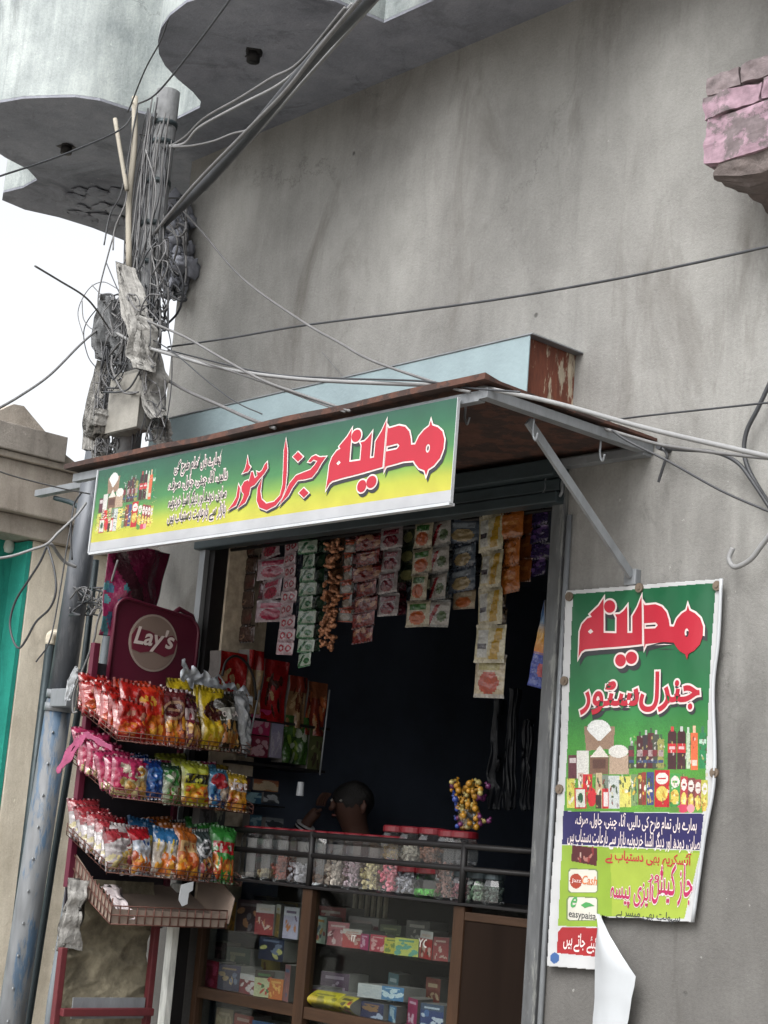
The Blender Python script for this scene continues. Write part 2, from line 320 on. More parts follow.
def artmesh(name, art, pos, mat, keep=None, back=None, smooth=True, edge=(0.30, 0.28, 0.27)):
    """grid whose every cell carries one cell of the artwork; pos(u, v) gives the point. back = vector closes it as a slab"""
    w, h = art.w, art.h; V = []; Fc = []; cl = []
    ids = np.arange((w + 1) * (h + 1)).reshape(h + 1, w + 1)
    for j in range(h + 1):
        for i in range(w + 1): V.append(tuple(pos(i / w, j / h)))
    cells = [(i, j) for j in range(h) for i in range(w) if keep is None or keep((i + .5) / w, (j + .5) / h)]
    for i, j in cells:
        Fc.append((ids[j, i], ids[j + 1, i], ids[j + 1, i + 1], ids[j, i + 1])); cl.append(art.a[j, i])
    if back is not None:
        n = len(V); b = Vector(back); V += [tuple(Vector(p) + b) for p in V]
        cs = set(cells)
        for i, j in cells:
            Fc.append((ids[j, i] + n, ids[j, i + 1] + n, ids[j + 1, i + 1] + n, ids[j + 1, i] + n)); cl.append(edge)
            for (di, dj, p, q) in ((-1, 0, ids[j, i], ids[j + 1, i]), (1, 0, ids[j + 1, i + 1], ids[j, i + 1]), (0, -1, ids[j, i + 1], ids[j, i]), (0, 1, ids[j + 1, i], ids[j + 1, i + 1])):
                if (i + di, j + dj) not in cs: Fc.append((q, p, p + n, q + n)); cl.append(edge)
    me = bpy.data.meshes.new(name); me.from_pydata(V, [], [tuple(int(k) for k in f) for f in Fc]); me.update(); me.materials.append(mat)
    at_ = me.color_attributes.new('print', 'FLOAT_COLOR', 'CORNER')
    buf = np.ones((len(me.loops), 4), np.float32); k = 0
    for f, c in zip(Fc, cl): buf[k:k + len(f), :3] = c; k += len(f)
    at_.data.foreach_set('color', buf.ravel())
    if smooth: me.polygons.foreach_set('use_smooth', [True] * len(me.polygons))
    return me

# ------------------------------------------------------------ lettering
FM = {'ا': 'FE8D FE8E', 'آ': 'FE81 FE82', 'ب': 'FE8F FE90 FE91 FE92', 'پ': 'FB56 FB57 FB58 FB59', 'ت': 'FE95 FE96 FE97 FE98', 'ٹ': 'FB66 FB67 FB68 FB69', 'ج': 'FE9D FE9E FE9F FEA0', 'چ': 'FB7A FB7B FB7C FB7D', 'ح': 'FEA1 FEA2 FEA3 FEA4', 'خ': 'FEA5 FEA6 FEA7 FEA8', 'د': 'FEA9 FEAA', 'ر': 'FEAD FEAE', 'ز': 'FEAF FEB0', 'س': 'FEB1 FEB2 FEB3 FEB4', 'ش': 'FEB5 FEB6 FEB7 FEB8', 'ص': 'FEB9 FEBA FEBB FEBC', 'ط': 'FEC1 FEC2 FEC3 FEC4', 'ع': 'FEC9 FECA FECB FECC', 'ف': 'FED1 FED2 FED3 FED4', 'ک': 'FB8E FB8F FB90 FB91', 'گ': 'FB92 FB93 FB94 FB95', 'ل': 'FEDD FEDE FEDF FEE0', 'م': 'FEE1 FEE2 FEE3 FEE4', 'ن': 'FEE5 FEE6 FEE7 FEE8', 'ں': 'FB9E FB9F', 'و': 'FEED FEEE', 'ہ': 'FBA6 FBA7 FBA8 FBA9', 'ھ': 'FBAA FBAB FBAC FBAD', 'ی': 'FBFC FBFD FBFE FBFF', 'ئ': 'FE89 FE8A FE8B FE8C', 'ے': 'FBAE FBAF'}
FM = {k: v.split() for k, v in FM.items()}
def shape(s):
    out = []; n = len(s)
    for i, c in enumerate(s):
        if c not in FM: out.append(c); continue
        f = FM[c]; pv = i > 0 and s[i - 1] in FM and len(FM[s[i - 1]]) == 4; nx = i < n - 1 and s[i + 1] in FM and len(f) == 4
        out.append(chr(int(f[3 if pv and nx else 1 if pv else 2 if nx else 0], 16)))
    return ''.join(reversed(out))
def curve_mesh(cu):
    o = bpy.data.objects.new('tmp', cu); COL.objects.link(o)
    bpy.context.view_layer.update(); dg = bpy.context.evaluated_depsgraph_get()
    me = bpy.data.meshes.new_from_object(o.evaluated_get(dg)); bpy.data.objects.remove(o); bpy.data.curves.remove(cu)
    V = [tuple(v.co) for v in me.vertices]; Fc = [tuple(p.vertices) for p in me.polygons]; bpy.data.meshes.remove(me)
    return V, Fc
def font2d(s, bold=0.0, shear=0.0, urdu=True, box=None):
    """text as flat faces, scaled to fill box (w, h) or kept in proportion when h is None"""
    def mk(off):
        cu = bpy.data.curves.new('t', 'FONT'); cu.body = shape(s) if urdu else s; cu.offset = off; cu.shear = shear; cu.resolution_u = 3
        return curve_mesh(cu)
    V0, _ = mk(0.0)
    xs = [v[0] for v in V0]; ys = [v[1] for v in V0]; x0, x1, y0, y1 = min(xs), max(xs), min(ys), max(ys)
    V, Fc = mk(bold); k = box[0] / (x1 - x0); ky = k if box[1] is None else box[1] / (y1 - y0)
    return [((v[0] - x0) * k, (v[1] - y0) * ky) for v in V], Fc
def _area(P): return sum(P[i][0] * P[(i + 1) % len(P)][1] - P[(i + 1) % len(P)][0] * P[i][1] for i in range(len(P))) / 2
def _inside(p, P):
    r = False
    for i in range(len(P)):
        (x0, y0), (x1, y1) = P[i], P[(i + 1) % len(P)]
        if (y0 > p[1]) != (y1 > p[1]) and p[0] < (x1 - x0) * (p[1] - y0) / (y1 - y0) + x0: r = not r
    return r
def _grow(P, d):
    if _area(P) < 0: P = P[::-1]
    out = []; n = len(P)
    for i in range(n):
        a, b, c = Vector(P[i - 1]), Vector(P[i]), Vector(P[(i + 1) % n]); e1 = (b - a).normalized(); e2 = (c - b).normalized()
        n1 = Vector((e1.y, -e1.x)); n2 = Vector((e2.y, -e2.x)); m = n1 + n2
        if m.length < 0.3: out += [tuple(b + (n1 + e1) * d), tuple(b + (n2 - e2) * d)]; continue
        m.normalize(); k = 1 / max(0.42, m.dot(n1)); out.append(tuple(b + m * (d * k)))
    return out
def poly_items(polys, off=0.0):
    """each outer outline with its own holes, grown by off"""
    hole = [any(i != j and abs(_area(Q)) > abs(_area(P)) and all(_inside(p, Q) for p in P) for j, Q in enumerate(polys)) for i, P in enumerate(polys)]
    res = []
    for i, P in enumerate(polys):
        if hole[i]: continue
        grp = [_grow(P, off)] + [_grow(Q, -off) for j, Q in enumerate(polys) if hole[j] and _inside(Q[0], P)]
        res.append(poly2d(grp))
    return res
def poly2d(polys, off=0.0):
    cu = bpy.data.curves.new('t', 'CURVE'); cu.dimensions = '2D'; cu.fill_mode = 'BOTH'; cu.offset = off
    for p in polys:
        sp = cu.splines.new('POLY'); sp.points.add(len(p) - 1); sp.use_cyclic_u = True
        for i, q in enumerate(p): sp.points[i].co = (q[0], q[1], 0, 1)
    V, Fc = curve_mesh(cu); return [(v[0], v[1]) for v in V], Fc
def lay(name, items, mat, parent, y, disp=None, dx=0.0, dz=0.0, sink=0.003):
    """items of 2-D faces placed on the plane Y = y (x right, z up), a hair thick"""
    mb = MB()
    flat = []
    for V, Fc in items:          # every separate glyph gets its own hair of height, so that none share a plane
        par = list(range(len(V)))
        def find(a):
            while par[a] != a: par[a] = par[par[a]]; a = par[a]
            return a
        for f in Fc:
            for q in f[1:]: par[find(f[0])] = find(q)
        ids = {}
        for f in Fc: ids.setdefault(find(f[0]), []).append(f)
        flat += [(V, fs) for fs in ids.values()]
    for gi, (V, Fc) in enumerate(flat):
        use = sorted({q for f in Fc for q in f}); re_ = {q: i for i, q in enumerate(use)}; V = [V[q] for q in use]; Fc = [tuple(re_[q] for q in f) for f in Fc]
        y_ = y - 0.00012 * (gi % 6)
        P = [(v[0] + dx, y_ + (disp(v[0] + dx, v[1] + dz) if disp else 0.0), v[1] + dz) for v in V]
        mb.add(P, Fc)
    if disp is None: return mb.build(name, mat, parent)
    import bmesh
    me = mb.mesh(name, mat); bm = bmesh.new(); bm.from_mesh(me); bmesh.ops.triangulate(bm, faces=bm.faces)
    for _ in range(5):
        es = [e for e in bm.edges if e.calc_length() > 0.022]
        if not es: break
        bmesh.ops.subdivide_edges(bm, edges=es, cuts=1); bmesh.ops.triangulate(bm, faces=[f for f in bm.faces if len(f.verts) > 3])
    base = {}
    for v in bm.verts: v.co.y = y - (0.0004 if 'outline' in name else 0.0) + disp(v.co.x, v.co.z)
    bm.to_mesh(me); bm.free(); return link(name, me, parent)
def moved(item, x, z): return [(v[0] + x, v[1] + z) for v in item[0]], item[1]
# ------------------------------------------------------------ ground
g = MB().box(-60, 60, -60, 60, -0.3, 0.0).build('street', ROAD); tag(g, kind='structure')
g = MB().box(-6.43, 2.6, -0.55, -0.001, 0.001, 0.22).build('pavement', ROAD, bevel=0.01); tag(g, kind='structure')

# ------------------------------------------------------------ the shop building
WL, OL, OR_, ZT, ZS = -6.435, -5.955, -3.845, 2.86, 4.78
bld = thing('shop_building', 'grey cement building with scalloped balcony and open shop front', 'building', (-3.9, 0, 0))
w = MB()
w.box(WL, OL, 0, 0.24, 0, ZS); w.box(OR_, 3.0, 0, 0.24, 0, ZS); w.box(OL, OR_, 0, 0.24, ZT, ZS); w.box(OL, OR_, 0, 0.24, 0, 0.55)
w.box(WL, 3.0, 0.002, 0.24, ZS, 8.0); w.box(WL, WL + 0.2, 0.241, 4.2, 0, 8.0)
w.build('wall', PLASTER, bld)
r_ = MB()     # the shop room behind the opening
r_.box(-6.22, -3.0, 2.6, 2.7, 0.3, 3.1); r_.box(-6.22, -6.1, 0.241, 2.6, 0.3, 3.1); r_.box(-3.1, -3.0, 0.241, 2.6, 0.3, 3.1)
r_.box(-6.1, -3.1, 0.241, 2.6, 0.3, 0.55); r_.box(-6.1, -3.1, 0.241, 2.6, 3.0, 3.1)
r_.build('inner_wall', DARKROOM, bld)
out = [(3.0, 0.0015), (3.0, -0.35), (0.8, -0.35)]
def lobe(x1, x0, flat=0.15):
    """scallop from the notch at x1 to the notch at x0, bulging towards the street"""
    wd = x1 - x0; P = [(x1, -0.345)]; n = 14
    a, b = x1 - flat * wd, x0 + flat * wd; P.append((a, -0.345))
    for i in range(1, n):
        t = i / n; th = math.pi * t
        P.append(((a + b) / 2 + (a - b) / 2 * math.copysign(abs(math.cos(th)) ** 0.85, math.cos(th)), -0.345 - 0.62 * math.sin(th) ** 0.62))
    P.append((b, -0.345)); return P
out += lobe(0.8, -0.65) + lobe(-0.65, -2.0) + lobe(-2.0, -3.25) + lobe(-3.25, -4.66, 0.2)
out += [(-4.664, -0.347), (-4.69, -0.59), (-4.80, -0.73), (-4.94, -0.86), (-5.06, -0.935), (-5.16, -0.958), (-5.304, -0.938), (-5.42, -0.90), (-5.522, -0.844), (-5.62, -0.77), (-5.688, -0.691), (-5.75, -0.58), (-5.80, -0.46), (-5.85, -0.38),
        (-5.905, -0.344), (-6.084, -0.338), (-6.15, -0.40), (-6.19, -0.52), (-6.218, -0.678), (-6.28, -0.77), (-6.379, -0.842), (-6.49, -0.915), (-6.618, -0.963), (-6.74, -0.972), (-6.87, -0.94), (-7.0, -0.87), (-7.1, -0.76), (-7.17, -0.62), (-7.21, -0.46), (-7.29, -0.36),
        (-7.45, -0.35), (-7.60, -0.38), (-7.70, -0.33), (-7.72, -0.18), (-7.66, 0.0), (-7.64, 0.2), (-7.66, 0.45), (-7.66, 2.2), (WL - 0.001, 2.2), (WL - 0.001, 0.0015)]
sl = MB().plate([(x, y, ZS - 0.003) for x, y in out], (0, 0, 0.012)).build('balcony_slab', SOFFIT, bld)
MB().plate([(x, y, ZS + 0.010) for x, y in out], (0, 0, 1.3)).build('balcony_parapet', PARAPET, bld, smooth=True).data.set_sharp_from_angle(angle=R(38))
# blackened, broken cement where the slab meets the pole, and drain stubs in its underside
random.seed(4)
def rock(mb, c, r, sy=1.0, sz=1.0, seed=0, amp=0.7, nu=10, nv=7):
    V = []; Fc = []; c = Vector(c)
    for j in range(nv + 1):
        th = math.pi * j / nv
        for i in range(nu):
            ph = 2 * math.pi * i / nu; d = Vector((math.sin(th) * math.cos(ph), math.sin(th) * math.sin(ph), math.cos(th)))
            k = r * (1 - amp * .35 + amp * noise.noise(d * 1.7 + Vector((seed, seed * .3, 0)))); V.append(c + Vector((d.x * k, d.y * k * sy, d.z * k * sz)))
    for j in range(nv):
        for i in range(nu): Fc.append((j * nu + i, j * nu + (i + 1) % nu, (j + 1) * nu + (i + 1) % nu, (j + 1) * nu + i))
    mb.add(V, Fc)
sc_ = MB()
for k in range(26):
    p = at(random.uniform(72, 124), random.uniform(188, 228), Z=ZS - 0.012); rock(sc_, p, random.uniform(0.03, 0.085), 1, 0.07, k)
sc_.build('broken_cement', SOFFIT, bld, smooth=True)
for (px, py) in ((254, 52), (67, 145)):
    dr = MB(); p = at(px, py, Z=ZS); dr.tube([p + Vector((0, 0, 0.01)), p + Vector((0, 0, -0.045))], 0.028, 10); rock(dr, p, 0.05, 1, 0.35, px)
    dr.build('drain_stub', BLACKM, bld, smooth=True)

# door frame, shutter housing
MB().box(-3.905, -3.846, -0.02, 0.2, 0.22, 2.87).build('door_post', GREYPOST, bld, bevel=0.004)
MB().tube([(-3.826, -0.012, 0.22), (-3.826, -0.012, 2.75)], 0.010, 8).build('post_conduit', STEEL, bld, smooth=True)
MB().box(-5.985, -5.945, -0.035, 0.02, 1.5, 2.87).build('door_post', STEEL, bld, bevel=0.003)
MB().box(-5.945, -5.905, -0.01, 0.06, 0.22, 2.87).build('door_jamb', BLACKM, bld)
MB().box(-5.93, -5.885, -0.045, -0.012, 0.22, 1.34).build('door_post', WHITEPOST, bld, bevel=0.003)
MB().box(-5.90, -5.885, 0.06, 0.30, 1.2, 2.86).build('cream_door_leaf', CREAM, bld)
sh = MB(); sh.box(-6.0, -3.85, -0.05, -0.001, 2.835, 2.88); sh.box(-6.0, -3.85, -0.085, -0.001, 2.884, 2.945); sh.box(-6.0, -3.85, -0.062, -0.001, 2.79, 2.831)
sh.build('shutter_housing', DARKSTEEL, bld, bevel=0.006)
sr_ = MB(); sr_.tube([(-5.88, 0.06, 2.80), (-3.92, 0.06, 2.80)], 0.008, 8); sr_.build('hanging_rail', BLACKM, bld, smooth=True)
# little hooks and bolts on the housing
for p in ((548, 484), (564, 487)):
    q = at(*p, Y=-0.03); MB().tube(spline([q + Vector((0, 0.02, .03)), q + Vector((0, -0.01, .02)), q + Vector((0.006, -0.015, -0.02)), q + Vector((-0.008, -0.012, -0.035))], 5), 0.006, 6).build('shutter_hook', STEEL, bld, smooth=True)

# ------------------------------------------------------------ awning
YA = -0.816; ZA = 2.965
aw = thing('awning', 'rusty brown sheet awning on a grey steel frame over the shop front', 'awning', (-4.6, 0, 2.96))
def zaw(x, y): return ZA + 0.010 + 0.010 * noise.noise(Vector((x * 1.3, y * 2, 3))) + 0.010 * max(0, (x + 4.1)) - 0.012 * (y - YA)
V = []; Fc = []; nx, ny = 60, 12
for k in (0, 1):
    for j in range(ny + 1):
        for i in range(nx + 1):
            x = -5.86 + (-3.46 + 5.86) * i / nx; y = YA - 0.03 + (0.0 - YA + 0.028) * j / ny
            if j == 0: y -= 0.01 * noise.noise(Vector((x * 3, 0, 0)))
            V.append((x, y, zaw(x, y) + k * (0.020 if j < 1 else 0.010)))
m_ = (nx + 1) * (ny + 1)
for j in range(ny):
    for i in range(nx):
        a = j * (nx + 1) + i; q = (a, a + 1, a + nx + 2, a + nx + 1); Fc.append(tuple(reversed(q))); Fc.append(tuple(v + m_ for v in q))
for i in range(nx): Fc.append((i, i + 1, i + 1 + m_, i + m_)); a = ny * (nx + 1) + i; Fc.append((a + 1, a, a + m_, a + 1 + m_))
for j in range(ny):
    a = j * (nx + 1); Fc.append((a + nx + 1, a, a + m_, a + nx + 1 + m_)); a += nx; Fc.append((a, a + nx + 1, a + nx + 1 + m_, a + m_))
MB().add(V, Fc).build('roof_sheet', RUST, aw, smooth=False)
fr = MB()
fr.box(-3.512, -3.474, YA + 0.002, -0.002, ZA - 0.035, ZA - 0.003)      # side rail
fr.box(-5.84, -3.513, YA + 0.004, YA + 0.034, ZA - 0.040, ZA - 0.006)    # front rail
fr.build('frame', STEEL, aw, bevel=0.002)
fb = MB(); fb.box(-3.95, -3.48, -0.045, -0.002, ZA - 0.045, ZA - 0.015); fb.build('wall_rail', STEEL, aw, bevel=0.002)
MB().bar(at(528, 421, X=-3.528), at(631, 575, Y=-0.03), 0.030, 0.012, (1, 0, 0)).build('brace', STEEL, aw)
q = at(633, 577, Y=-0.012); MB().box(q.x - 0.025, q.x + 0.025, -0.03, -0.001, q.z - 0.03, q.z + 0.025).build('wall_bracket', STEEL, aw, bevel=0.004)
for (px, py) in ((465, 418), (533, 434), (600, 455)):
    q = at(px, py, Y=YA + 0.1) if px < 500 else at(px, py, X=-3.5)
    MB().tube(spline([q + Vector((0, 0, 0.05)), q + Vector((0, 0, 0.0)), q + Vector((0.012, 0, -0.022)), q + Vector((0.02, 0, 0.0))], 6), 0.004, 6).build('hook', STEEL, aw, smooth=True)
lb = thing('bracket_arm', 'grey steel bracket arm sticking out beside the pole below the awning end', 'bracket', at(95, 484, Y=-0.2))
a_, b_ = at(38, 494, Y=-0.2), at(104, 484, Y=-0.2)
MB().bar(a_, (b_.x, b_.y, a_.z), 0.04, 0.032).build('arm', STEEL, lb, bevel=0.002)
c_ = at(55, 498, Y=-0.19); MB().tube(spline([c_, at(72, 503, Y=-0.19), at(84, 512, Y=-0.19), at(100, 530, Y=-0.19)], 6), 0.012, 8).build('strut', DARKSTEEL, lb, smooth=True)

# ------------------------------------------------------------ pale blue box above the awning
bb = thing('sheet_metal_box', 'long pale blue sheet metal box on the wall above the awning', 'box', (-4.7, 0, 3.05))
BF = -0.27; xr = at(530, 336, Y=BF).x; zt = at(530, 335, Y=BF).z; zb = 3.0
x_l = at(150, 430, Y=BF).x
MB().box(x_l, xr, BF, BF + 0.004, zb, zt).build('front_panel', PALEBLUE, bb)
MB().box(x_l, xr + 0.012, BF - 0.004, -0.001, zt + 0.001, zt + 0.006).build('top_flange', STEEL, bb)
MB().box(xr - 0.03, xr - 0.024, BF + 0.006, -0.001, zb, zt).build('end_panel', RUSTPAINT, bb)

# ------------------------------------------------------------ broken pink brick stub, top right
stub = thing('brick_ledge', 'broken pink painted brick ledge stub high on the wall', 'ledge', (-2.5, 0, 3.77))
PINKB = chipped('flaking_pink_paint_on_brick', C(108, 98, 101), C(146, 122, 134), 0.48, 0.95, 0.0, 7.0)
DARKB = plain('sooty_brick', C(118, 108, 110), 0.95, 0.0, 0.45, 20.0, 0.6, 40)
def rough_box(x0, x1, y0, y1, z0, z1, mat, seed, amp=0.012, name='brick', nx=10):
    import bmesh
    me = MB().box(x0, x1, y0, y1, z0, z1).mesh(name, mat); bm = bmesh.new(); bm.from_mesh(me)
    bmesh.ops.subdivide_edges(bm, edges=bm.edges, cuts=nx, use_grid_fill=True)
    for v in bm.verts:
        p = v.co; n_ = noise.noise_vector(p * 9 + Vector((seed, 0, 0))) * amp + noise.noise_vector(p * 28 + Vector((seed, 0, 0))) * amp * 0.5; v.co = p + n_
    bm.to_mesh(me); bm.free(); return me
x0 = -3.085; zz = 3.765
for k, (h, dx, mt) in enumerate(((0.165, 0.0, PINKB), (0.080, -0.012, PINKB), (0.070, 0.0, DARKB))):
    xa = x0 + dx; lens = (0.62, 0.5, 0.5) if k == 0 else (0.23, 0.23, 0.23, 0.23)
    if k == 2: lens = (0.13, 0.23, 0.23, 0.23)
    for j, l_ in enumerate(lens):
        link('brick', rough_box(xa, xa + l_ - 0.006, -0.30, -0.06, zz, zz + h - 0.008, mt, k * 7 + j), stub); xa += l_
    zz += h
link('mortar', rough_box(x0 + 0.02, -1.6, -0.27, -0.002, 3.77, 4.05, DARKB, 3, 0.02, 'mortar', 14), stub)
link('broken_slab', rough_box(x0 + 0.05, -1.6, -0.285, -0.002, 3.70, 3.762, plain('broken_dark_concrete', C(92, 84, 82), 0.95, 0, 0.4, 12, 0.7), 9, 0.03, 'broken_slab', 18), stub)

# ------------------------------------------------------------ neighbouring building across the lane
nb = thing('neighbour_building', 'beige building with a teal recess across the side lane', 'building', (-8.6, 1.0, 0))
XN = -8.5
def npt(px, py, x=XN): return at(px, py, X=x)
fas = MB(); zt_, zb_ = 3.63, 3.30
y0_, y1_ = -1.5, 3.5
fas.box(-9.4, XN, y0_, y1_, zb_, 3.60); fas.build('canopy_slab', BROWNCEM, nb, bevel=0.01)
MB().box(-9.4, XN + 0.03, y0_, y1_, 3.603, 3.64).build('canopy_lip', BROWNCEM, nb, bevel=0.008)
MB().box(-9.4, XN - 0.06, y0_, y1_, 3.18, 3.297).build('canopy_beam', BROWNCEM, nb, bevel=0.008)
P = [(-1.5, 3.643), (-1.5, 3.90)] + [(npt(*q).y, npt(*q).z) for q in ((0, 410), (14, 404), (24, 406), (34, 418), (50, 437), (66, 455), (84, 474))]
P[-1] = (P[-1][0], 3.643)
MB().box(XN + 0.002, XN + 0.05, -1.5, npt(60, 470).y, 3.643, 3.80).build('block_course', plaster('grey_concrete_blocks', C(160, 154, 147), C(116, 111, 105), 0.5, 3.0, C(96, 92, 87)), nb, bevel=0.006)
MB().plate([(XN, y, z) for y, z in P], (-0.25, 0, 0)).build('broken_parapet', BROWNCEM, nb)
pa, pb_ = npt(31, 560, -8.62).y, npt(95, 560).y
MB().box(-9.4, XN - 0.12, pa, 3.5, 0, 3.178).build('wall', BEIGE, nb, bevel=0.01)
MB().box(-9.6, -8.80, -1.5, pa - 0.002, 0, 3.178).build('recess_wall', TEAL, nb)
MB().box(-8.795, XN - 0.12, pa - 0.03, pa - 0.003, 0, 3.17).build('recess_side', TEAL, nb)
bu = thing('light_bulb', 'unlit white light bulb hanging under the teal canopy', 'bulb', npt(10, 540, -8.8))
q = npt(9, 545, -8.8)
MB().tube([q + Vector((0, 0, 0.06)), (q.x, q.y, 3.175)], 0.02, 10).build('holder', BLACKM, bu, smooth=True)
MB().lathe([(0.004, -0.05), (0.025, -0.045), (0.035, -0.02), (0.033, 0.005), (0.018, 0.04), (0.016, 0.06)], q, 14).build('glass', plain('milky_bulb_glass', C(200, 205, 200), 0.3, 0, 0.05), bu, smooth=True)
# thin pipes on the neighbour wall
pp = thing('water_pipe', 'pair of thin grey pipes joined by an elbow on the beige wall', 'pipe', npt(45, 800, -8.45))
for (a, b) in (((50, 640), (33, 830)), ((58, 640), (46, 770))):
    p, q = npt(*a, -8.5), npt(*b, -8.5); MB().tube([(-8.5, p.y, p.z), (-8.5, p.y, 0.2)], 0.024, 10).build('pipe', DARKSTEEL, pp, smooth=True)
p, q = npt(50, 641, -8.5), npt(58, 641, -8.5)
MB().tube(spline([(-8.5, p.y, p.z - 0.02), (-8.5, p.y, p.z + 0.03), (-8.5, (p.y + q.y) / 2, p.z + 0.045), (-8.5, q.y, p.z + 0.03), (-8.5, q.y, p.z - 0.02)], 5), 0.027, 10).build('elbow', BEIGE, pp, smooth=True)

# ------------------------------------------------------------ poles
YP = -0.3
pl = thing('utility_pole', 'leaning grey steel pole with worn blue paint beside the snack rack', 'pole', (-6.7, YP, 0))
top, mid, bot = at(92, 486, Y=YP), at(65, 694, Y=YP), at(22, 950, Y=YP)
dirv = (bot - top).normalized(); gnd = top + dirv * (top.z / -dirv.z); up_ = top - dirv * 0.35
def plen(z): return top + dirv * ((z - top.z) / dirv.z)
MB().tube([plen(2.10), plen(3.32)], 0.060, 20, 0.052).build('upper_tube', POLEM, pl, smooth=True)
MB().tube([plen(0.0), plen(1.0), plen(2.098)], 0.064, 20, 0.059).build('lower_tube', POLEBLUE, pl, smooth=True)
for z in (2.14, 2.08): MB().tube([plen(z), plen(z - 0.035)], 0.064, 20).build('clamp_band', STEEL, pl, smooth=True)
q = plen(2.12); MB().box(q.x + 0.03, q.x + 0.17, q.y - 0.07, q.y - 0.02, 2.06, 2.14).build('clamp_plate', STEEL, pl, bevel=0.004)
rv = MB()
for k in range(14):
    p = plen(1.95 - k * 0.14); rv.lathe([(0.006, -0.004), (0.005, 0.004)], p + Vector((0.048, -0.040 - 0.0006 * k, 0)), 6)
rv.build('bolt_heads', STEEL, pl)
# conduits between pole and rack
cf = MB().tube([at(122, 552, Y=-0.2), at(107, 640, Y=-0.2), at(84, 800, Y=-0.2), at(52, 1000, Y=-0.2), at(45, 1060, Y=-0.2)], 0.022, 12).build('grey_conduit', CONDUIT, origin=at(45, 1060, Y=-0.2), smooth=True)
tag(cf, 'thicker grey conduit running down between the leaning pole and the rack', 'conduit', 'conduits beside the pole')
cf = MB().tube([at(96, 560, Y=-0.16), at(80, 700, Y=-0.16), at(55, 850, Y=-0.16), at(28, 1024, Y=-0.16), at(20, 1070, Y=-0.16)], 0.016, 10).build('grey_conduit', DARKSTEEL, origin=at(20, 1070, Y=-0.16), smooth=True)
tag(cf, 'thin dark conduit hugging the back of the leaning pole', 'conduit', 'conduits beside the pole')
up = thing('wire_pole', 'old round grey pole top wrapped in wires under the balcony', 'pole', (-5.88, -0.54, 3.0))
YU = -0.54
pt_, pb2 = at(168, 90, Y=YU), at(131, 431, Y=YU)
xs = (pt_.x + pb2.x) / 2
MB().tube([(xs, YU, zaw(-5.8, YU) + 0.014), (xs, YU, 3.6), (xs, YU, ZS - 0.012)], 0.052, 18).build('shaft', OLDPOLE, up, smooth=True)
for py in (130, 148, 185, 225, 262, 300): 
    z = at(150, py, Y=YU).z; MB().tube([(xs, YU, z), (xs, YU, z - 0.022)], 0.057, 18).build('band', DARKSTEEL, up, smooth=True)

# sticks tied to it
for (pts, y, r_, lab) in ((((135, 97), (134, 150), (129, 200), (129, 268)), -0.62, 0.014, 'tall pale stick tied upright against the wire pole'), (((115, 119), (121, 155), (127, 190)), -0.66, 0.010, 'short leaning stick tied in the wires at the top of the pole'), (((150, 177), (146, 220), (142, 275)), -0.54, 0.010, 'thin stick tied to the front of the wire pole')):
    P = [at(*p, Y=y) for p in pts]; tag(MB().tube(spline(P, 4), r_, 10).build('wooden_stick', BAMBOO, origin=P[-1], smooth=True), lab, 'stick', 'sticks tied to the wire pole')

# ------------------------------------------------------------ meter box, rags, tangle
mbx = thing('meter_box', 'grey metal meter box strapped to the wire pole above the awning', 'meter box', at(132, 432, Y=-0.58))
a, b = at(117, 376, Y=-0.62), at(141, 428, Y=-0.62)
MB().box(a.x, b.x, -0.64, -0.57, b.z - 0.005, a.z).build('case', plain('dusty_box_metal', C(104, 103, 99), 0.7, 0.0, 0.45, 16, 0.3), mbx, bevel=0.006)
MB().box(a.x - 0.004, b.x + 0.004, -0.646, -0.641, b.z, a.z - 0.02).build('cover', plain('dusty_box_cover', C(126, 124, 118), 0.6, 0.1, 0.3, 8, 0.2), mbx, bevel=0.002)
def rag(name, pts, wid, y, lab, seed, mat=None, grp='rags tied on the pole', cat='rag', depth=0.05, fold=0.9):
    """a hanging strip of cloth: folds run down it, its width follows wid"""
    P = [at(*p, Y=y) for p in pts]; S = spline(P, 12); n = 36; V = []; Fc = []
    for i, p in enumerate(S):
        t = i / (len(S) - 1); wv = 0.72 * np.interp(t, np.linspace(0, 1, len(wid)), wid)
        for j in range(n + 1):
            s_ = j / n * 2 - 1
            o = noise.noise(Vector((s_ * 3.5 + seed, t * 0.6, seed))) * depth + noise.noise(Vector((s_ * 9 + seed, t * 0.9, 0))) * depth * fold + noise.noise(Vector((s_ * 20 + seed, t * 1.6, 3))) * depth * fold * .5
            V.append(p + Vector((s_ * wv * (1 + .55 * noise.noise(Vector((s_ > 0, t * 7, seed + 3)))) + 0.012 * noise.noise(Vector((s_, t * 6, seed))), o - depth * (1 - s_ * s_), 0.014 * noise.noise(Vector((s_ * 2, t * 5, seed + 7))))))
    for i in range(len(S) - 1):
        for j in range(n): a = i * (n + 1) + j; Fc.append((a, a + 1, a + n + 2, a + n + 1))
    o = MB().add(V, Fc).build(name, mat or RAG, origin=P[0], smooth=True)
    return tag(o, lab, cat, grp)
rag('rag', [(133, 268), (138, 300), (147, 335), (155, 362)], (0.02, 0.08, 0.07, 0.03), -0.62, 'long pale grey rag draped down the front of the wire pole', 1)
rag('rag', [(152, 345), (156, 375), (152, 400), (163, 420)], (0.03, 0.045, 0.05, 0.03), -0.60, 'folded pale rag hanging beside the meter box', 2.3)
rag('rag', [(112, 365), (106, 388), (100, 420), (96, 452)], (0.02, 0.05, 0.06, 0.03), -0.5, 'grey rag hanging on the sky side of the meter box', 5.1)
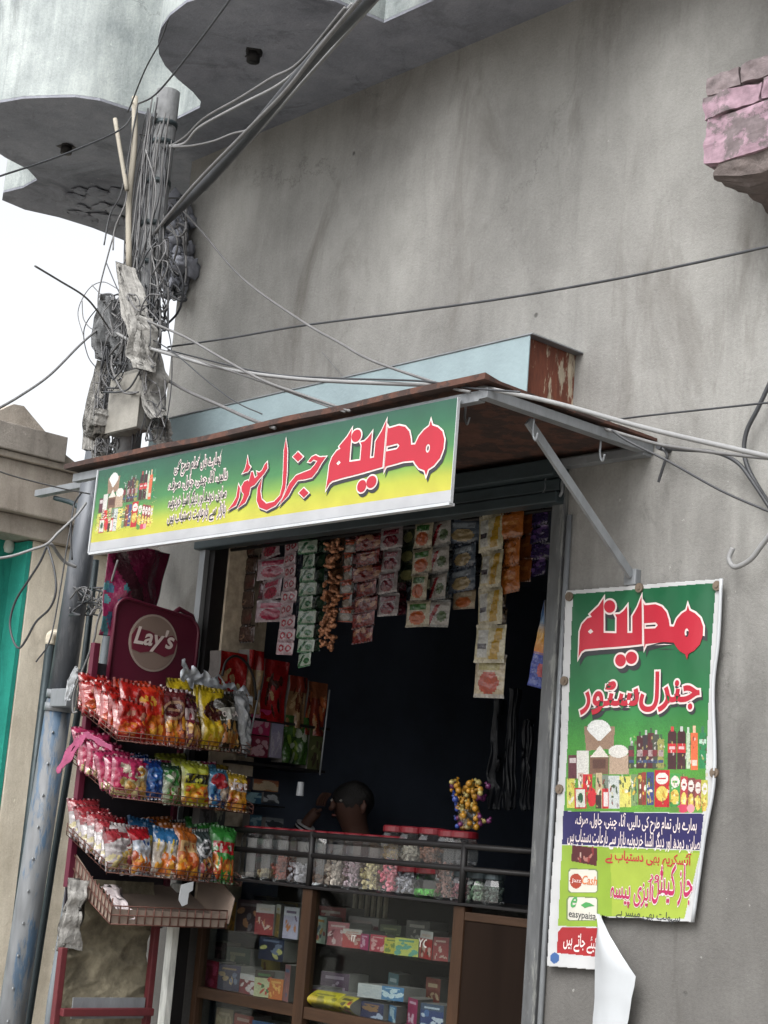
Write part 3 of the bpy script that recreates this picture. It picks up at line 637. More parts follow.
rag('rag', [(126, 305), (124, 325), (125, 345), (128, 360)], (0.01, 0.03, 0.03, 0.02), -0.56, 'dark crumpled rag behind the wires above the meter box', 7.7, plain('dark_dirty_cloth', C(96, 98, 100), 0.95, 0, 0.5, 14, 0.5))
rag('rag', [(108, 430), (104, 448), (104, 462)], (0.05, 0.06, 0.07), -0.45, 'crumpled grey rag under the meter box on the awning end', 9.2)
rag('rag', [(168, 420), (166, 436), (168, 448)], (0.03, 0.035, 0.03), -0.5, 'small grey rag end beside the pale blue box', 11.0)
rag('rag', [(78, 668), (72, 682), (68, 700)][:3], (0.02, 0.035, 0.015), -0.40, 'torn white poster scrap stuck to the leaning pole', 13.0, WHITEV, None, 'poster scrap', 0.01)
rag('rag', [(118, 300), (114, 322), (110, 345), (112, 362)], (0.02, 0.04, 0.04, 0.02), -0.58, 'dark rag scrap knotted to the sky side of the wire pole', 27.0, MATS['dark_dirty_cloth'])
rag('rag', [(146, 318), (150, 335), (146, 356), (150, 372)], (0.03, 0.035, 0.045, 0.02), -0.66, 'grey rag fold hanging across the long pale rag', 29.0)
rag('rag', [(112, 412), (108, 426), (100, 440)], (0.03, 0.05, 0.03), -0.62, 'small torn rag below the grey rag by the meter box', 33.0)
random.seed(11)
tg = MB()
def tangle(n, x0, y0, x1, y1, ylo, yhi, r0, r1, mi=0):
    for _ in range(n):
        P = []; px, py = random.uniform(x0, x1), random.uniform(y0, y1); yy = random.uniform(ylo, yhi)
        for k in range(random.randint(4, 7)):
            P.append(at(px, py, Y=yy)); px = min(x1, max(x0, px + random.uniform(-16, 16))); py = min(y1, max(y0, py + random.uniform(-26, 26))); yy = min(yhi, max(ylo, yy + random.uniform(-.05, .05)))
        tg.mi = random.randint(0, 2); tg.tube(spline(P, 6), random.uniform(r0, r1), 5)
tangle(30, 160, 198, 186, 300, -0.16, -0.04, 0.003, 0.007)
tangle(130, 101, 295, 160, 392, -0.68, -0.42, 0.0018, 0.0045)
tangle(60, 95, 372, 118, 455, -0.60, -0.42, 0.0018, 0.004)
tangle(26, 146, 380, 165, 440, -0.64, -0.45, 0.0018, 0.004)
tangle(60, 126, 240, 168, 330, -0.64, -0.38, 0.002, 0.005)
tangle(14, 140, 135, 165, 200, -0.56, -0.38, 0.003, 0.005)
tangle(16, 70, 588, 108, 615, -0.42, -0.2, 0.003, 0.005)
for _ in range(30):      # runs down the length of the pole
    x = random.uniform(128, 158); P = [(x + 14 + random.uniform(-6, 6), 120 + random.uniform(-25, 25))]
    while P[-1][1] < 400: P.append((P[-1][0] - 5 + random.uniform(-6, 6), P[-1][1] + random.uniform(30, 60)))
    tg.mi = random.randint(0, 2); yy = random.uniform(-0.62, -0.56); tg.tube(spline([at(*p, Y=yy) for p in P], 5), random.uniform(0.002, 0.0045), 5)
o = tg.build('cable_tangle', [CABLE, plain('old_grey_wire', C(92, 92, 93), 0.7, 0, 0.25), plain('mid_grey_cable_sheath', C(84, 84, 86), 0.6, 0, 0.2)], origin=at(140, 350, Y=-0.45), smooth=True); tag(o, 'matted tangle of old wires wrapped round the poles', 'cable tangle', None, 'stuff')
sc2 = MB()
for k in range(60): rock(sc2, at(random.uniform(168, 187 - max(0, k - 30) * .3), random.uniform(203, 300 - (k % 3) * 12), Y=-0.06) + Vector((0, random.uniform(-.05, .05), 0)), random.uniform(0.025, 0.06), 1, 1.2, k + 50)
tag(sc2.build('cement_lump', SOFFIT, origin=at(172, 250, Y=-0.05), smooth=True), 'dark lump of cement on the wall corner behind the wire pole', 'cement lump')

# ------------------------------------------------------------ wires: (points in the photo, depth of each end, radius, material, label)
WIRES = [
 ([(128, 322), (112, 300), (96, 310), (84, 330), (88, 356), (100, 372)], -0.62, -0.55, 0.003, CABLE, 'thin wire loop sagging on the sky side under the upper rags'),
 ([(130, 345), (112, 352), (100, 380), (93, 420), (92, 462)], -0.6, -0.58, 0.003, CABLEG, 'thin grey wire dropping outside the hanging rags'),
 ([(134, 330), (170, 350), (206, 380), (236, 402), (262, 414)], -0.62, -0.84, 0.003, CABLE, 'hair-thin dark wire ending on the sign side of the awning'),
 ([(132, 300), (116, 288), (102, 282), (88, 290), (78, 312), (84, 338)], -0.6, -0.6, 0.0025, CABLEG, 'wispy wire curling out beside the pole against the sky'),
 ([(150, 300), (168, 330), (172, 370), (168, 412), (160, 440)], -0.58, -0.6, 0.003, CABLE, 'dark wire hanging in front of the wall corner'),
 ([(106, 262), (118, 290), (130, 312), (136, 340)], -0.66, -0.62, 0.003, CABLE, 'thin wire running down the sky side of the tall stick'),
 ([(146, 150), (156, 190), (150, 240), (158, 290), (150, 330)], -0.62, -0.62, 0.004, CABLEG, 'loose grey wire looping down the front of the wire pole'),
 ([(322, 352), (334, 366), (346, 380)], -0.02, -0.02, 0.002, CABLEG, 'short faint wire end on the wall above the pale blue box'),
 ([(168, 350), (260, 372), (330, 378), (420, 381), (470, 388), (520, 392)], -0.6, -0.86, 0.004, CABLE, 'thin dark wire following the thick pale cable'),
 ([(376, -8), (312, 60), (247, 137), (202, 187), (162, 225)], -1.3, -0.5, 0.024, CABLE, 'thick black cable slanting from the wire pole up over the street'),
 ([(366, -8), (318, 50), (285, 92), (243, 135), (190, 190), (146, 244)], -1.4, -0.55, 0.009, CABLEG, 'grey cable running alongside the thick black cable'),
 ([(384, -8), (330, 52), (262, 128), (205, 190)], -1.25, -0.48, 0.008, CABLEW, 'pale cable twisted along the thick black cable'),
 ([(345, 8), (300, 62), (272, 78), (240, 98), (205, 118), (184, 138), (165, 148), (148, 150)], -1.2, -0.5, 0.007, CABLEG, 'grey wire arching from the wire pole to the thick cable'),
 ([(352, 4), (306, 60), (280, 84), (242, 104), (200, 127), (185, 143), (168, 146), (146, 147)], -1.2, -0.52, 0.007, CABLEW, 'pale wire arching from the wire pole to the thick cable'),
 ([(245, 131), (232, 134), (214, 141), (190, 146), (160, 148), (148, 153)], -0.8, -0.52, 0.006, CABLEG, 'short grey wire curving off the wire pole collar'),
 ([(0, 176), (60, 156), (118, 131), (133, 115)], -1.5, -0.6, 0.005, CABLE, 'dark wire crossing below the far balcony lobe to the pole top'),
 ([(136, 105), (158, 92), (200, 40), (234, -6)], -0.6, -1.2, 0.005, CABLE, 'dark wire rising from the stick top past the balcony'),
 ([(128, 112), (145, 70), (160, 42), (168, 20)], -0.6, -0.95, 0.004, CABLE, 'thin wire rising steeply beside the pole top'),
 ([(104, 245), (110, 215), (122, 190), (133, 130), (138, 104)], -0.7, -0.62, 0.004, CABLE, 'thin wire dropping from the stick top beside the sky'),
 ([(113, 250), (115, 228), (126, 200), (128, 160)], -0.68, -0.62, 0.004, CABLEG, 'thin grey wire dropping parallel to the tall stick'),
 ([(95, 470), (98, 400), (103, 340), (98, 300), (108, 255), (120, 215)], -0.6, -0.62, 0.004, CABLEG, 'thin wire hanging against the sky next to the pole'),
 ([(35, 266), (60, 281), (84, 296), (98, 312), (112, 334)], -1.3, -0.6, 0.005, CABLEG, 'grey wire coming out of the bright sky to the pole'),
 ([(-6, 411), (20, 396), (50, 375), (80, 345), (103, 325)], -1.6, -0.6, 0.006, CABLEG, 'grey wire rising from the neighbour roof to the pole'),
 ([(82, 300), (84, 320), (95, 330), (106, 322), (104, 300), (92, 285)], -0.6, -0.6, 0.003, CABLEG, 'small loop of thin wire against the sky'),
 ([(168, 347), (230, 338), (300, 326), (400, 313), (500, 299), (600, 282), (690, 264), (775, 245)], -0.45, -0.7, 0.005, CABLE, 'long dark wire crossing the wall from the pole to the upper edge'),
 ([(184, 212), (203, 233), (242, 278), (300, 320), (340, 343), (373, 361), (446, 386), (470, 392)], -0.3, -0.84, 0.006, CABLEG, 'grey wire sagging from the cement lump to the awning edge'),
 ([(116, 333), (140, 345), (180, 357), (225, 369), (300, 379), (400, 384), (470, 386), (505, 392), (560, 404), (650, 429), (775, 458)], -0.65, -0.9, 0.0085, CABLEW, 'thick pale cable sweeping across the awning and the wall'),
 ([(120, 309), (150, 322), (185, 337), (225, 360), (262, 380), (300, 394), (350, 411)], -0.65, -0.84, 0.006, CABLEG, 'grey wire sloping from the pole to the awning edge'),
 ([(140, 345), (170, 352), (215, 366), (262, 382), (310, 400), (345, 412)], -0.62, -0.84, 0.004, CABLEG, 'thin wire just below the sloping grey wire'),
 ([(164, 378), (187, 391), (219, 405), (250, 419), (275, 428)], -0.5, -0.84, 0.008, CABLEG, 'rough grey cable end lying across the pale blue box'),
 ([(560, 428), (587, 424), (636, 417), (700, 410), (775, 402)], -0.05, -0.15, 0.004, CABLE, 'thin dark wire on the wall above the awning corner'),
 ([(560, 413), (590, 424), (636, 438), (668, 446), (728, 454), (775, 459)], -0.3, -0.10, 0.007, CABLEG, 'grey cable leaving the awning corner along the wall'),
 ([(664, 446), (674, 449), (705, 451), (724, 455), (739, 464), (750, 478), (762, 496), (775, 516)], -0.06, -0.04, 0.008, CABLE, 'black cable bending down from the wall cables'),
 ([(612, 430), (628, 441), (668, 461), (722, 491), (775, 514)], -0.3, -0.10, 0.005, CABLE, 'thin wire slanting down the wall from the awning corner'),
 ([(772, 378), (758, 408), (747, 430), (744, 450), (748, 468), (760, 490), (775, 512)], -0.05, -0.03, 0.009, CABLE, 'black cable looping down the wall near the photo edge'),
 ([(733, 548), (729, 559), (735, 567), (750, 560), (762, 545), (775, 528)], -0.05, -0.08, 0.010, CABLEW, 'bent white pipe hook sticking out of the wall'),
 ([(-6, 559), (12, 556), (31, 550), (47, 544), (58, 533), (75, 517), (86, 503)], -0.9, -0.45, 0.007, CABLEW, 'pale cable from the teal wall to the leaning pole'),
 ([(47, 544), (52, 545), (58, 554), (65, 562), (76, 567)], -0.6, -0.42, 0.009, CABLEW, 'short white cable end clipped to the leaning pole'),
 ([(47, 546), (40, 562), (30, 578), (16, 600), (10, 622), (13, 640), (19, 648), (26, 640), (36, 622), (50, 608), (56, 590), (54, 568), (48, 547)], -0.6, -0.6, 0.006, CABLE, 'black cable loop hanging in front of the beige wall'),
 ([(74, 505), (70, 530), (66, 552), (60, 590), (50, 640), (36, 662)], -0.5, -0.6, 0.004, CABLE, 'thin dark wire hanging from the bracket beside the pole'),
 ([(82, 492), (74, 505), (71, 530), (72, 560)], -0.45, -0.42, 0.005, CABLE, 'short dark wire hanging off the bracket arm'),
 ([(-5, 470), (20, 478), (60, 488), (90, 494)], -1.2, -0.45, 0.004, CABLEG, 'thin wire in front of the neighbour canopy'),
 ([(118, 560), (108, 592), (98, 620), (94, 640), (86, 662), (75, 690), (73, 711), (77, 712)], -0.5, -0.42, 0.006, CABLEG, 'grey wire trailing down beside the leaning pole'),
 ([(132, 253), (150, 249), (168, 256), (180, 272), (183, 292), (178, 312), (163, 327), (152, 330)], -0.55, -0.4, 0.006, CABLE, 'stiff black wire hoop bulging from the wire pole'),
]
for k, (pts, ya, yb, r_, mt, lab) in enumerate(WIRES):
    L_ = np.cumsum([0] + [math.dist(pts[i], pts[i + 1]) for i in range(len(pts) - 1)]); L_ = L_ / L_[-1]
    P = [at(*p, Y=ya + (yb - ya) * t) for p, t in zip(pts, L_)]
    tag(MB().tube(spline(P, 8), r_ * 0.85, 7).build('overhead_wire' if k < 22 else 'wall_cable', mt, origin=P[0], smooth=True), lab, 'wire', 'wires strung round the shop front')
ck = thing('wall_anchor', 'rusty anchor hook holding the cables to the wall', 'hook', at(666, 450, Y=0))
p = at(664, 448, Y=-0.03); MB().tube([p + Vector((0, 0.03, 0)), p + Vector((0, -0.03, 0))], 0.012, 8).build('peg', CABLE, ck); 
MB().tube(spline([p + Vector((0.0, -.02, 0)), p + Vector((0.03, -.02, -0.03)), p + Vector((0.02, -.02, -0.06)), p + Vector((-0.005, -.015, -0.12))], 5), 0.005, 6).build('tie', CABLE, ck)
# ------------------------------------------------------------ product collage printed on both signs
def collage(art, box):
    """box = (u0, v0, u1, v1) on the canvas; shapes drawn in a 675 x 435 frame"""
    u0, v0, u1, v1 = box; ku = (u1 - u0) / 675.0; kv = (v1 - v0) / 435.0
    X_ = lambda x: u0 + (x - 40) * ku
    Y_ = lambda y: v0 + (y - 55) * kv
    rc = lambda a, b, c, d, col: art.rect(X_(a), Y_(b), X_(c), Y_(d), col)
    el = lambda a, b, ra, rb, col, rot=0: art.ell(X_(a), Y_(b), ra * ku, rb * kv, col)
    po = lambda P, col: art.poly([(X_(a), Y_(b)) for a, b in P], col)
    rnd = random.Random(5)
    po([(130, 90), (275, 90), (268, 195), (140, 205)], (140, 112, 92)); el(200, 108, 56, 50, (226, 228, 226)); po([(130, 90), (200, 165), (275, 90), (268, 195), (140, 205)], (150, 122, 102))
    rc(250, 225, 340, 315, (184, 160, 138)); el(292, 208, 46, 30, (222, 220, 214)); rc(95, 205, 152, 335, (214, 214, 208)); rc(50, 225, 95, 335, (96, 50, 60)); rc(56, 240, 90, 262, (200, 190, 190))
    rc(156, 225, 248, 315, (120, 88, 70)); po([(158, 235), (205, 180), (248, 235)], (228, 222, 212)); rc(170, 245, 235, 290, (92, 60, 50))
    for i, (x, y, c) in enumerate(((352, 180, (60, 70, 50)), (392, 135, (72, 30, 36)), (420, 130, (60, 50, 56)), (446, 120, (86, 34, 40)), (468, 128, (70, 74, 60)), (492, 150, (150, 150, 80)))):
        rc(x - 15, y, x + 15, 290, c); rc(x - 5, y - 22, x + 5, y, (60, 90, 60) if i % 2 else (190, 190, 190)); rc(x - 13, 200, x + 13, 232, (170, 150, 150) if i % 2 else (120, 40, 50)); rc(x - 12, 250, x + 12, 262, (60, 80, 120))
    for x in (545, 589):
        rc(x - 21, 130, x + 21, 292, (62, 18, 26)); el(x, 130, 20, 26, (62, 18, 26)); rc(x - 21, 172, x + 21, 215, (198, 34, 44)); rc(x - 6, 90, x + 6, 112, (200, 60, 60) if x < 560 else (210, 210, 210)); rc(x - 15, 186, x + 13, 198, (226, 190, 190))
    rc(612, 120, 631, 290, (190, 205, 180)); rc(616, 92, 627, 120, (200, 215, 200)); rc(634, 122, 667, 296, (222, 108, 66)); rc(643, 88, 658, 122, (230, 190, 160)); rc(638, 250, 662, 275, (225, 205, 190))
    rc(673, 122, 706, 290, (36, 130, 78)); rc(682, 90, 698, 122, (60, 120, 90)); rc(673, 150, 706, 170, (190, 220, 200))
    for (a, b, c, d, col) in ((45, 338, 86, 475, (206, 204, 96)), (100, 310, 128, 385, (200, 180, 170)), (125, 318, 168, 400, (204, 36, 44)), (185, 310, 216, 478, (196, 176, 140)), (218, 320, 246, 470, (120, 132, 120)), (246, 322, 296, 478, (196, 202, 200)), (296, 325, 352, 472, (214, 208, 110)), (352, 318, 382, 465, (120, 150, 100)), (384, 308, 404, 462, (110, 70, 50)), (404, 305, 424, 462, (150, 60, 50)), (426, 305, 460, 462, (64, 70, 130))):
        rc(a, b, c, d, col); art.bits(rnd, X_(a + 5), Y_(b + 12), X_(c - 5), Y_(d - 10), [(230, 226, 210), (120, 60, 50), (70, 90, 60), (210, 180, 70)], 7, 5 * ku, 10 * ku)
    rc(82, 380, 142, 478, (190, 40, 48)); rc(88, 388, 136, 472, (216, 220, 210)); el(112, 428, 14, 24, (44, 90, 60)); el(168, 425, 22, 45, (206, 40, 50)); rc(186, 415, 212, 478, (60, 40, 40)); rc(218, 385, 246, 480, (200, 40, 52)); rc(222, 400, 242, 470, (225, 215, 215))
    for (a, b, c, d, col) in ((462, 296, 536, 472, (190, 28, 40)), (536, 312, 586, 470, (64, 150, 70)), (586, 325, 618, 472, (170, 50, 60)), (618, 332, 652, 470, (120, 60, 60)), (652, 340, 685, 468, (150, 70, 70)), (685, 345, 714, 466, (190, 190, 80))):
        rc(a, b, c, d, col); w_ = (c - a); el((a + c) / 2, b + 40, w_ * .4, 28, (228, 220, 214)); rc((a + c) / 2 - w_ * .25, b + 36, (a + c) / 2 + w_ * .25, b + 45, col); el((a + c) / 2, b + 112, w_ * .38, 36, (216, 196, 92)); art.bits(rnd, X_(a + 6), Y_(b + 92), X_(c - 6), Y_(b + 140), [(236, 220, 130), (190, 150, 60)], 5, 6 * ku, 9 * ku)
    rs = np.random.RandomState(9); bx = (art.U >= u0) & (art.U <= u1) & (art.V >= v0) & (art.V <= v1)
    art.a[bx] *= (0.78 + 0.4 * rs.rand(int(bx.sum()), 1))
    for _ in range(260):      # small print, glints and gaps between the pictured goods
        x, y = rnd.uniform(345, 712), rnd.uniform(135, 470)
        if 290 < y < 318: continue
        if y > 318: x = rnd.uniform(48, 712)
        art.ell(X_(x), Y_(y), rnd.uniform(2, 5) * ku, rnd.uniform(3, 11) * kv, rnd.choice([(230, 226, 220), (40, 34, 38), (90, 30, 36), (200, 190, 120), (60, 80, 60)]), rnd.uniform(-.5, .5), .55)
    el(598, 478, 28, 20, (200, 60, 90)); el(560, 482, 22, 14, (90, 140, 60)); el(635, 478, 18, 20, (220, 150, 160))

# ------------------------------------------------------------ traced title lettering (in the frame of a 5.12x view of the wall banner)
TITLE = [
 [(50, 374), (56, 300), (58, 240), (70, 202), (95, 172), (116, 164), (107, 150), (128, 128), (150, 106), (173, 68), (174, 245), (238, 247), (238, 166), (230, 150), (252, 148), (272, 132), (291, 108), (291, 245), (315, 244), (316, 160), (346, 112), (368, 58), (366, 302), (300, 310), (230, 318), (150, 324), (84, 332), (66, 344)],
 [(98, 240), (112, 226), (124, 240), (110, 252)],
 [(378, 92), (384, 104), (440, 99), (474, 112), (498, 140), (510, 180), (514, 212), (536, 214), (552, 176), (578, 148), (604, 132), (610, 104), (619, 132), (648, 146), (674, 172), (688, 214), (686, 262), (672, 306), (644, 338), (614, 354), (606, 384), (596, 356), (566, 340), (546, 316), (534, 296), (480, 292), (430, 298), (386, 302), (378, 324)],
 [(380, 196), (440, 192), (452, 206), (438, 222), (380, 224)],
]
def ring(cx, cy, a, b, n=22, rot=0.0):
    return [(cx + a * math.cos(2 * math.pi * i / n) * math.cos(rot) - b * math.sin(2 * math.pi * i / n) * math.sin(rot), cy + a * math.cos(2 * math.pi * i / n) * math.sin(rot) + b * math.sin(2 * math.pi * i / n) * math.cos(rot)) for i in range(n)]
TITLE += [ring(605, 246, 11, 22), ring(203, 110, 28, 33), ring(259, 386, 26, 32), ring(312, 372, 28, 32)]
NAST = [  # in the frame of a 6.4x view of the long sign board
 [(568, 332), (590, 302), (616, 290), (640, 303), (682, 300), (652, 342), (624, 392), (592, 432), (548, 444), (502, 450), (470, 492), (440, 548), (384, 608), (418, 540), (448, 472), (490, 420), (540, 400), (582, 384), (612, 350), (627, 326), (602, 318), (582, 336)],
 ring(503, 300, 32, 32, 4), ring(540, 531, 31, 31, 4),
 [(426, 188), (435, 260), (432, 400), (422, 500), (400, 562), (360, 612), (302, 642), (256, 624), (240, 582), (245, 500), (273, 440), (262, 520), (270, 572), (300, 600), (350, 588), (388, 548), (405, 480), (411, 350), (414, 260)],
 [(306, 334), (308, 372), (285, 410), (256, 442), (226, 480), (196, 496), (190, 456), (205, 398), (214, 396), (226, 438), (244, 422), (240, 396), (256, 402), (274, 388), (290, 352)],
 [(160, 460), (184, 450), (202, 482), (190, 542), (166, 592), (118, 628), (148, 572), (158, 540), (145, 522), (142, 492)],
 [(122, 478), (132, 500), (125, 560), (105, 610), (54, 642), (85, 600), (108, 560)],
 [(180, 298), (188, 350), (200, 366), (184, 392), (148, 406), (164, 380), (174, 342)],
]
def tr(polys, fx): return [[fx(*p) for p in P] for P in polys]
def letters3(name, items_of, parent, y, fill, disp=None, out_=0.006, shadow=(0.008, -0.012), solo=False):
    """dark drop print, white outline, coloured face: three print layers"""
    if shadow: lay(name + '_shadow_print', items_of(out_ * 0.9), INKBLACK, parent, y - 0.0010, disp, *shadow)
    if out_: lay(name + '_outline', items_of(out_), INKWHITE, parent, y - 0.0020, disp)
    return lay(name, items_of(0.0), fill, parent, y - 0.0030, disp)

# ------------------------------------------------------------ long sign board on the awning
YS = -0.832
q = at(276, 490, Y=YS); sg = thing('shop_sign_board', 'long green and yellow shop sign board with red Urdu lettering on the awning edge', 'sign', (-4.6, YS, 2.78))
tl, tr_, br, bl = at(96, 475.5, Y=YS), at(457, 401, Y=YS), at(456, 501, Y=YS), at(92, 552, Y=YS)
sx0, sx1 = (tl.x + bl.x) / 2, (tr_.x + br.x) / 2 - 0.012; sz0, sz1 = (bl.z + br.z) / 2, (tl.z + tr_.z) / 2 + 0.014
art = Art(600, 96, (0, 0, 0)).grad([(0, (26, 84, 66)), (0.2, (34, 102, 70)), (0.45, (66, 132, 76)), (0.6, (122, 168, 70)), (0.74, (186, 192, 62)), (0.885, (202, 196, 68)), (0.886, (190, 192, 196)), (1, (184, 187, 192))])
collage(art, (0.012, 0.06, 0.205, 0.80))
link('printed_face', artmesh('printed_face', art, lambda u, v: (sx0 + (sx1 - sx0) * u, YS, sz1 + (sz0 - sz1) * v), VINYL, back=(0, 0.010, 0), edge=(.3, .3, .28)), sg)
fm = MB(); fm.box(sx0 - 0.008, sx0 - 0.001, YS - 0.004, YS + 0.02, sz0 - 0.004, sz1 + 0.002); fm.box(sx1 + 0.001, sx1 + 0.003, YS - 0.002, YS + 0.01, sz0 - 0.004, sz1 + 0.002); fm.box(sx0, sx1, YS - 0.004, YS + 0.02, sz0 - 0.010, sz0 - 0.001)
fm.build('edge_strip', plain('sign_edge_aluminium', C(176, 180, 184), 0.4, 0.3, 0.1), sg)
def fs(x, y):      # title: from banner view coordinates to the sign: measured corner to corner
    # banner title frame: x 50..690, y 58..384 -> sign photo box
    u = (x - 50) / 640.0; v = (y - 58) / 326.0
    a = at(330.5, 0, Y=YS).x
    lx, rx = at(330, 450, Y=YS).x, at(445, 445, Y=YS).x
    zt_ = at(385, 422, Y=YS).z + 0.004; zb_ = at(332, 489, Y=YS).z - 0.006
    return (lx + (rx - lx) * u, zt_ + (zb_ - zt_) * v)
P1 = tr(TITLE, fs)
letters3('title_lettering', lambda o: poly_items(P1, o), sg, YS, INKRED, None, 0.0055)
def fn(x, y): p = at(220 + x / 6.4, 410 + y / 6.4, Y=YS); return (p.x, p.z)
P2 = tr(NAST, fn)
letters3('script_lettering', lambda o: poly_items(P2, o), sg, YS, INKRED, None, 0.004, (0.006, -0.008))
def line(txt, x0, x1, yb, y, h=None, bold=0.0, shear=0.0, urdu=True, sq=1.0):
    a = at(x0, yb, Y=y); b = at(x1, yb, Y=y)
    def f(o):
        it = font2d(txt, bold + o, shear, urdu, (b.x - a.x, h)); return [moved(it, a.x, a.z)]
    return f
for (txt, x0, x1, yb) in (('ہمارے ہاں تمام طرح کی', 174, 219, 477), ('دالیں، آٹا، چینی، چاول، صرف،', 168, 226, 493.5), ('صابن، دودھ اور دیگر اشیا خردونیہ', 168, 225, 510.5), ('بازار سے بارعایت دستیاب ہیں', 167, 224, 527)):
    f = line(txt, x0, x1, yb, YS, 0.060, 0.012)
    lay('small_lettering_outline', f(0.085), INKWHITE, sg, YS - 0.001); lay('small_lettering', f(0.0), INKBLACK, sg, YS - 0.002)

# ------------------------------------------------------------ vinyl banner on the wall
YB = -0.028
def bdisp(x, z): return 0.009 * noise.noise(Vector((x * 4.0 + z * 1.5, 0, z * 2.2))) + 0.003 * noise.noise(Vector((x * 14, 5, z * 5)))
bn = thing('wall_banner', 'torn green and white vinyl banner with Urdu lettering fixed on the grey wall', 'banner', at(640, 780, Y=YB))
BX0, BY0, BW, BH = 545, 577, 180, 396
art = Art(int(BW * 1.4), int(BH * 1.4), (206, 208, 210))
bp_ = lambda P: [((a - BX0) / BW, (b - BY0) / BH) for a, b in P]
def zone(P, c): art.poly(bp_(P), c)
m0 = art.a.copy(); zone([(574, 594), (716, 583), (712, 640), (709, 700), (706, 770), (703, 813), (563, 811)], (1, 2, 3)); gm = np.all(np.abs(art.a - np.array([s2l(1), s2l(2), s2l(3)])) < 1e-9, axis=2)
py_ = art.V * BH + BY0; pxx = art.U * BW + BX0
gcol = [np.interp(py_, [580, 650, 700, 740, 812], [s2l(c) for c in cc]) for cc in ((14, 16, 24, 62, 96), (96, 102, 114, 142, 156), (60, 60, 60, 54, 54))]
fold_sheen = 1 + 0.18 * np.exp(-((pxx - 632 - (py_ - 640) * 0.03) / 9) ** 2)  # soft sheen of a vertical fold, painted into the green
for i in range(3): art.a[:, :, i] = np.where(gm, np.minimum(1, gcol[i] * fold_sheen), art.a[:, :, i])
zone([(562, 811), (704, 814), (700, 850), (561, 844)], (36, 30, 92))
zone([(561, 845), (700, 851), (684, 919), (601, 916), (600, 927), (558, 926)], (146, 178, 56))
zone([(610, 853), (700, 853), (684, 919), (612, 916)], (168, 190, 68))
zone([(562, 927), (600, 928), (598, 957), (557, 953), (558, 932)], (170, 30, 38))
collage(art, ((565 - BX0) / BW, (719 - BY0) / BH, (708 - BX0) / BW, (811 - BY0) / BH))
zone([(571, 845), (597, 848), (596, 866), (570, 861)], (86, 30, 34)); art.bits(random.Random(3), (575 - BX0) / BW, (850 - BY0) / BH, (593 - BX0) / BW, (860 - BY0) / BH, [(180, 120, 110), (140, 50, 50), (200, 170, 160)], 9, .006, .014)
for (a, b, c, d) in ((567, 868, 597, 893), (566, 896, 597, 921)):
    zone([(a + 2, b), (c - 2, b + 1), (c, b + 3), (c, d - 2), (c - 2, d), (a + 2, d), (a, d - 2), (a, b + 3)], (120, 140, 80)); zone([(a + 3, b + 1), (c - 3, b + 2), (c - 1, b + 4), (c - 1, d - 3), (c - 3, d - 1), (a + 3, d - 1), (a + 1, d - 3), (a + 1, b + 4)], (222, 220, 208))
art.ell((575 - BX0) / BW, (881 - BY0) / BH, 6 / BW, 7.5 / BH, (170, 62, 40)); art.ell((555 - BX0) / BW, (958 - BY0) / BH, 4.5 / BW, 5.5 / BH, (60, 100, 160))
OUT = bp_([(567, 591), (600, 588), (640, 585), (722, 579), (719, 640), (714, 690), (715, 775), (705, 838), (693, 922), (654, 921), (640, 918), (610, 918), (601, 915), (597, 970), (547, 966)])
def inside(u, v):
    r = False; n = len(OUT)
    for i in range(n):
        x0, y0 = OUT[i]; x1, y1 = OUT[(i + 1) % n]
        if (y0 > v) != (y1 > v) and u < (x1 - x0) * (v - y0) / (y1 - y0) + x0: r = not r
    return r
def bpos(u, v):
    p = at(BX0 + u * BW, BY0 + v * BH, Y=YB); return (p.x, YB + bdisp(p.x, p.z), p.z)
link('printed_vinyl', artmesh('printed_vinyl', art, bpos, VINYL, keep=inside, back=(0, 0.002, 0), edge=(.6, .6, .6)), bn)
def fb_(x, y): p = at(570 + x / 5.12, 585 + y / 5.12, Y=YB); return (p.x, p.z)
P3 = tr(TITLE, fb_)
letters3('title_lettering', lambda o: poly_items(P3, o), bn, YB, INKRED, bdisp, 0.0065, (0.010, -0.016))
for (txt, x0, x1, yb, h, sh) in (('جنرل', 639, 699, 711, 0.125, 0.15), ('سٹور', 581, 637, 714, 0.115, 0.15)):
    f = line(txt, x0, x1, yb, YB, h, 0.026)
    letters3('script_lettering', lambda o: f(o * 8), bn, YB, INKRED, bdisp, 0.006, (0.006, -0.010))
lay('white_lettering', line('ہمارے ہاں تمام طرح کی دالیں، آٹا، چینی، چاول، صرف،', 574, 697, 829.5, YB, 0.062, 0.012)(0), INKWHITE, bn, YB - 0.001, bdisp)
lay('white_lettering', line('صابن، دودھ اور دیگر اشیا خردونیہ بازار سے بارعایت دستیاب ہیں', 566, 700, 846, YB, 0.064, 0.012)(0), INKWHITE, bn, YB - 0.001, bdisp)
f = line('آئسکریم بھی دستیاب ہے', 605, 691, 864, YB, 0.052, 0.02); lay('red_lettering', f(0), INKRED, bn, YB - 0.001, bdisp)
for (txt, x0, x1, yb, h) in (('جاز کیش', 651, 692, 903, 0.125), ('اور', 648, 662, 882, 0.04), ('ایزی پیسہ', 610, 650, 906, 0.095)):
    f = line(txt, x0, x1, yb, YB, h, 0.012); lay('script_outline', f(0.03), INKWHITE, bn, YB - 0.001, bdisp); lay('magenta_lettering', f(0), INKMAG, bn, YB - 0.002, bdisp)
f = line('سہولت بھی میسر ہے', 616, 680, 918, YB, 0.034, 0.01); lay('black_lettering', f(0), INKBLACK, bn, YB - 0.001, bdisp)
lay('white_lettering', line('کیئے جاتے ہیں', 563, 597, 950, YB, 0.058, 0.015)(0), INKWHITE, bn, YB - 0.001, bdisp)
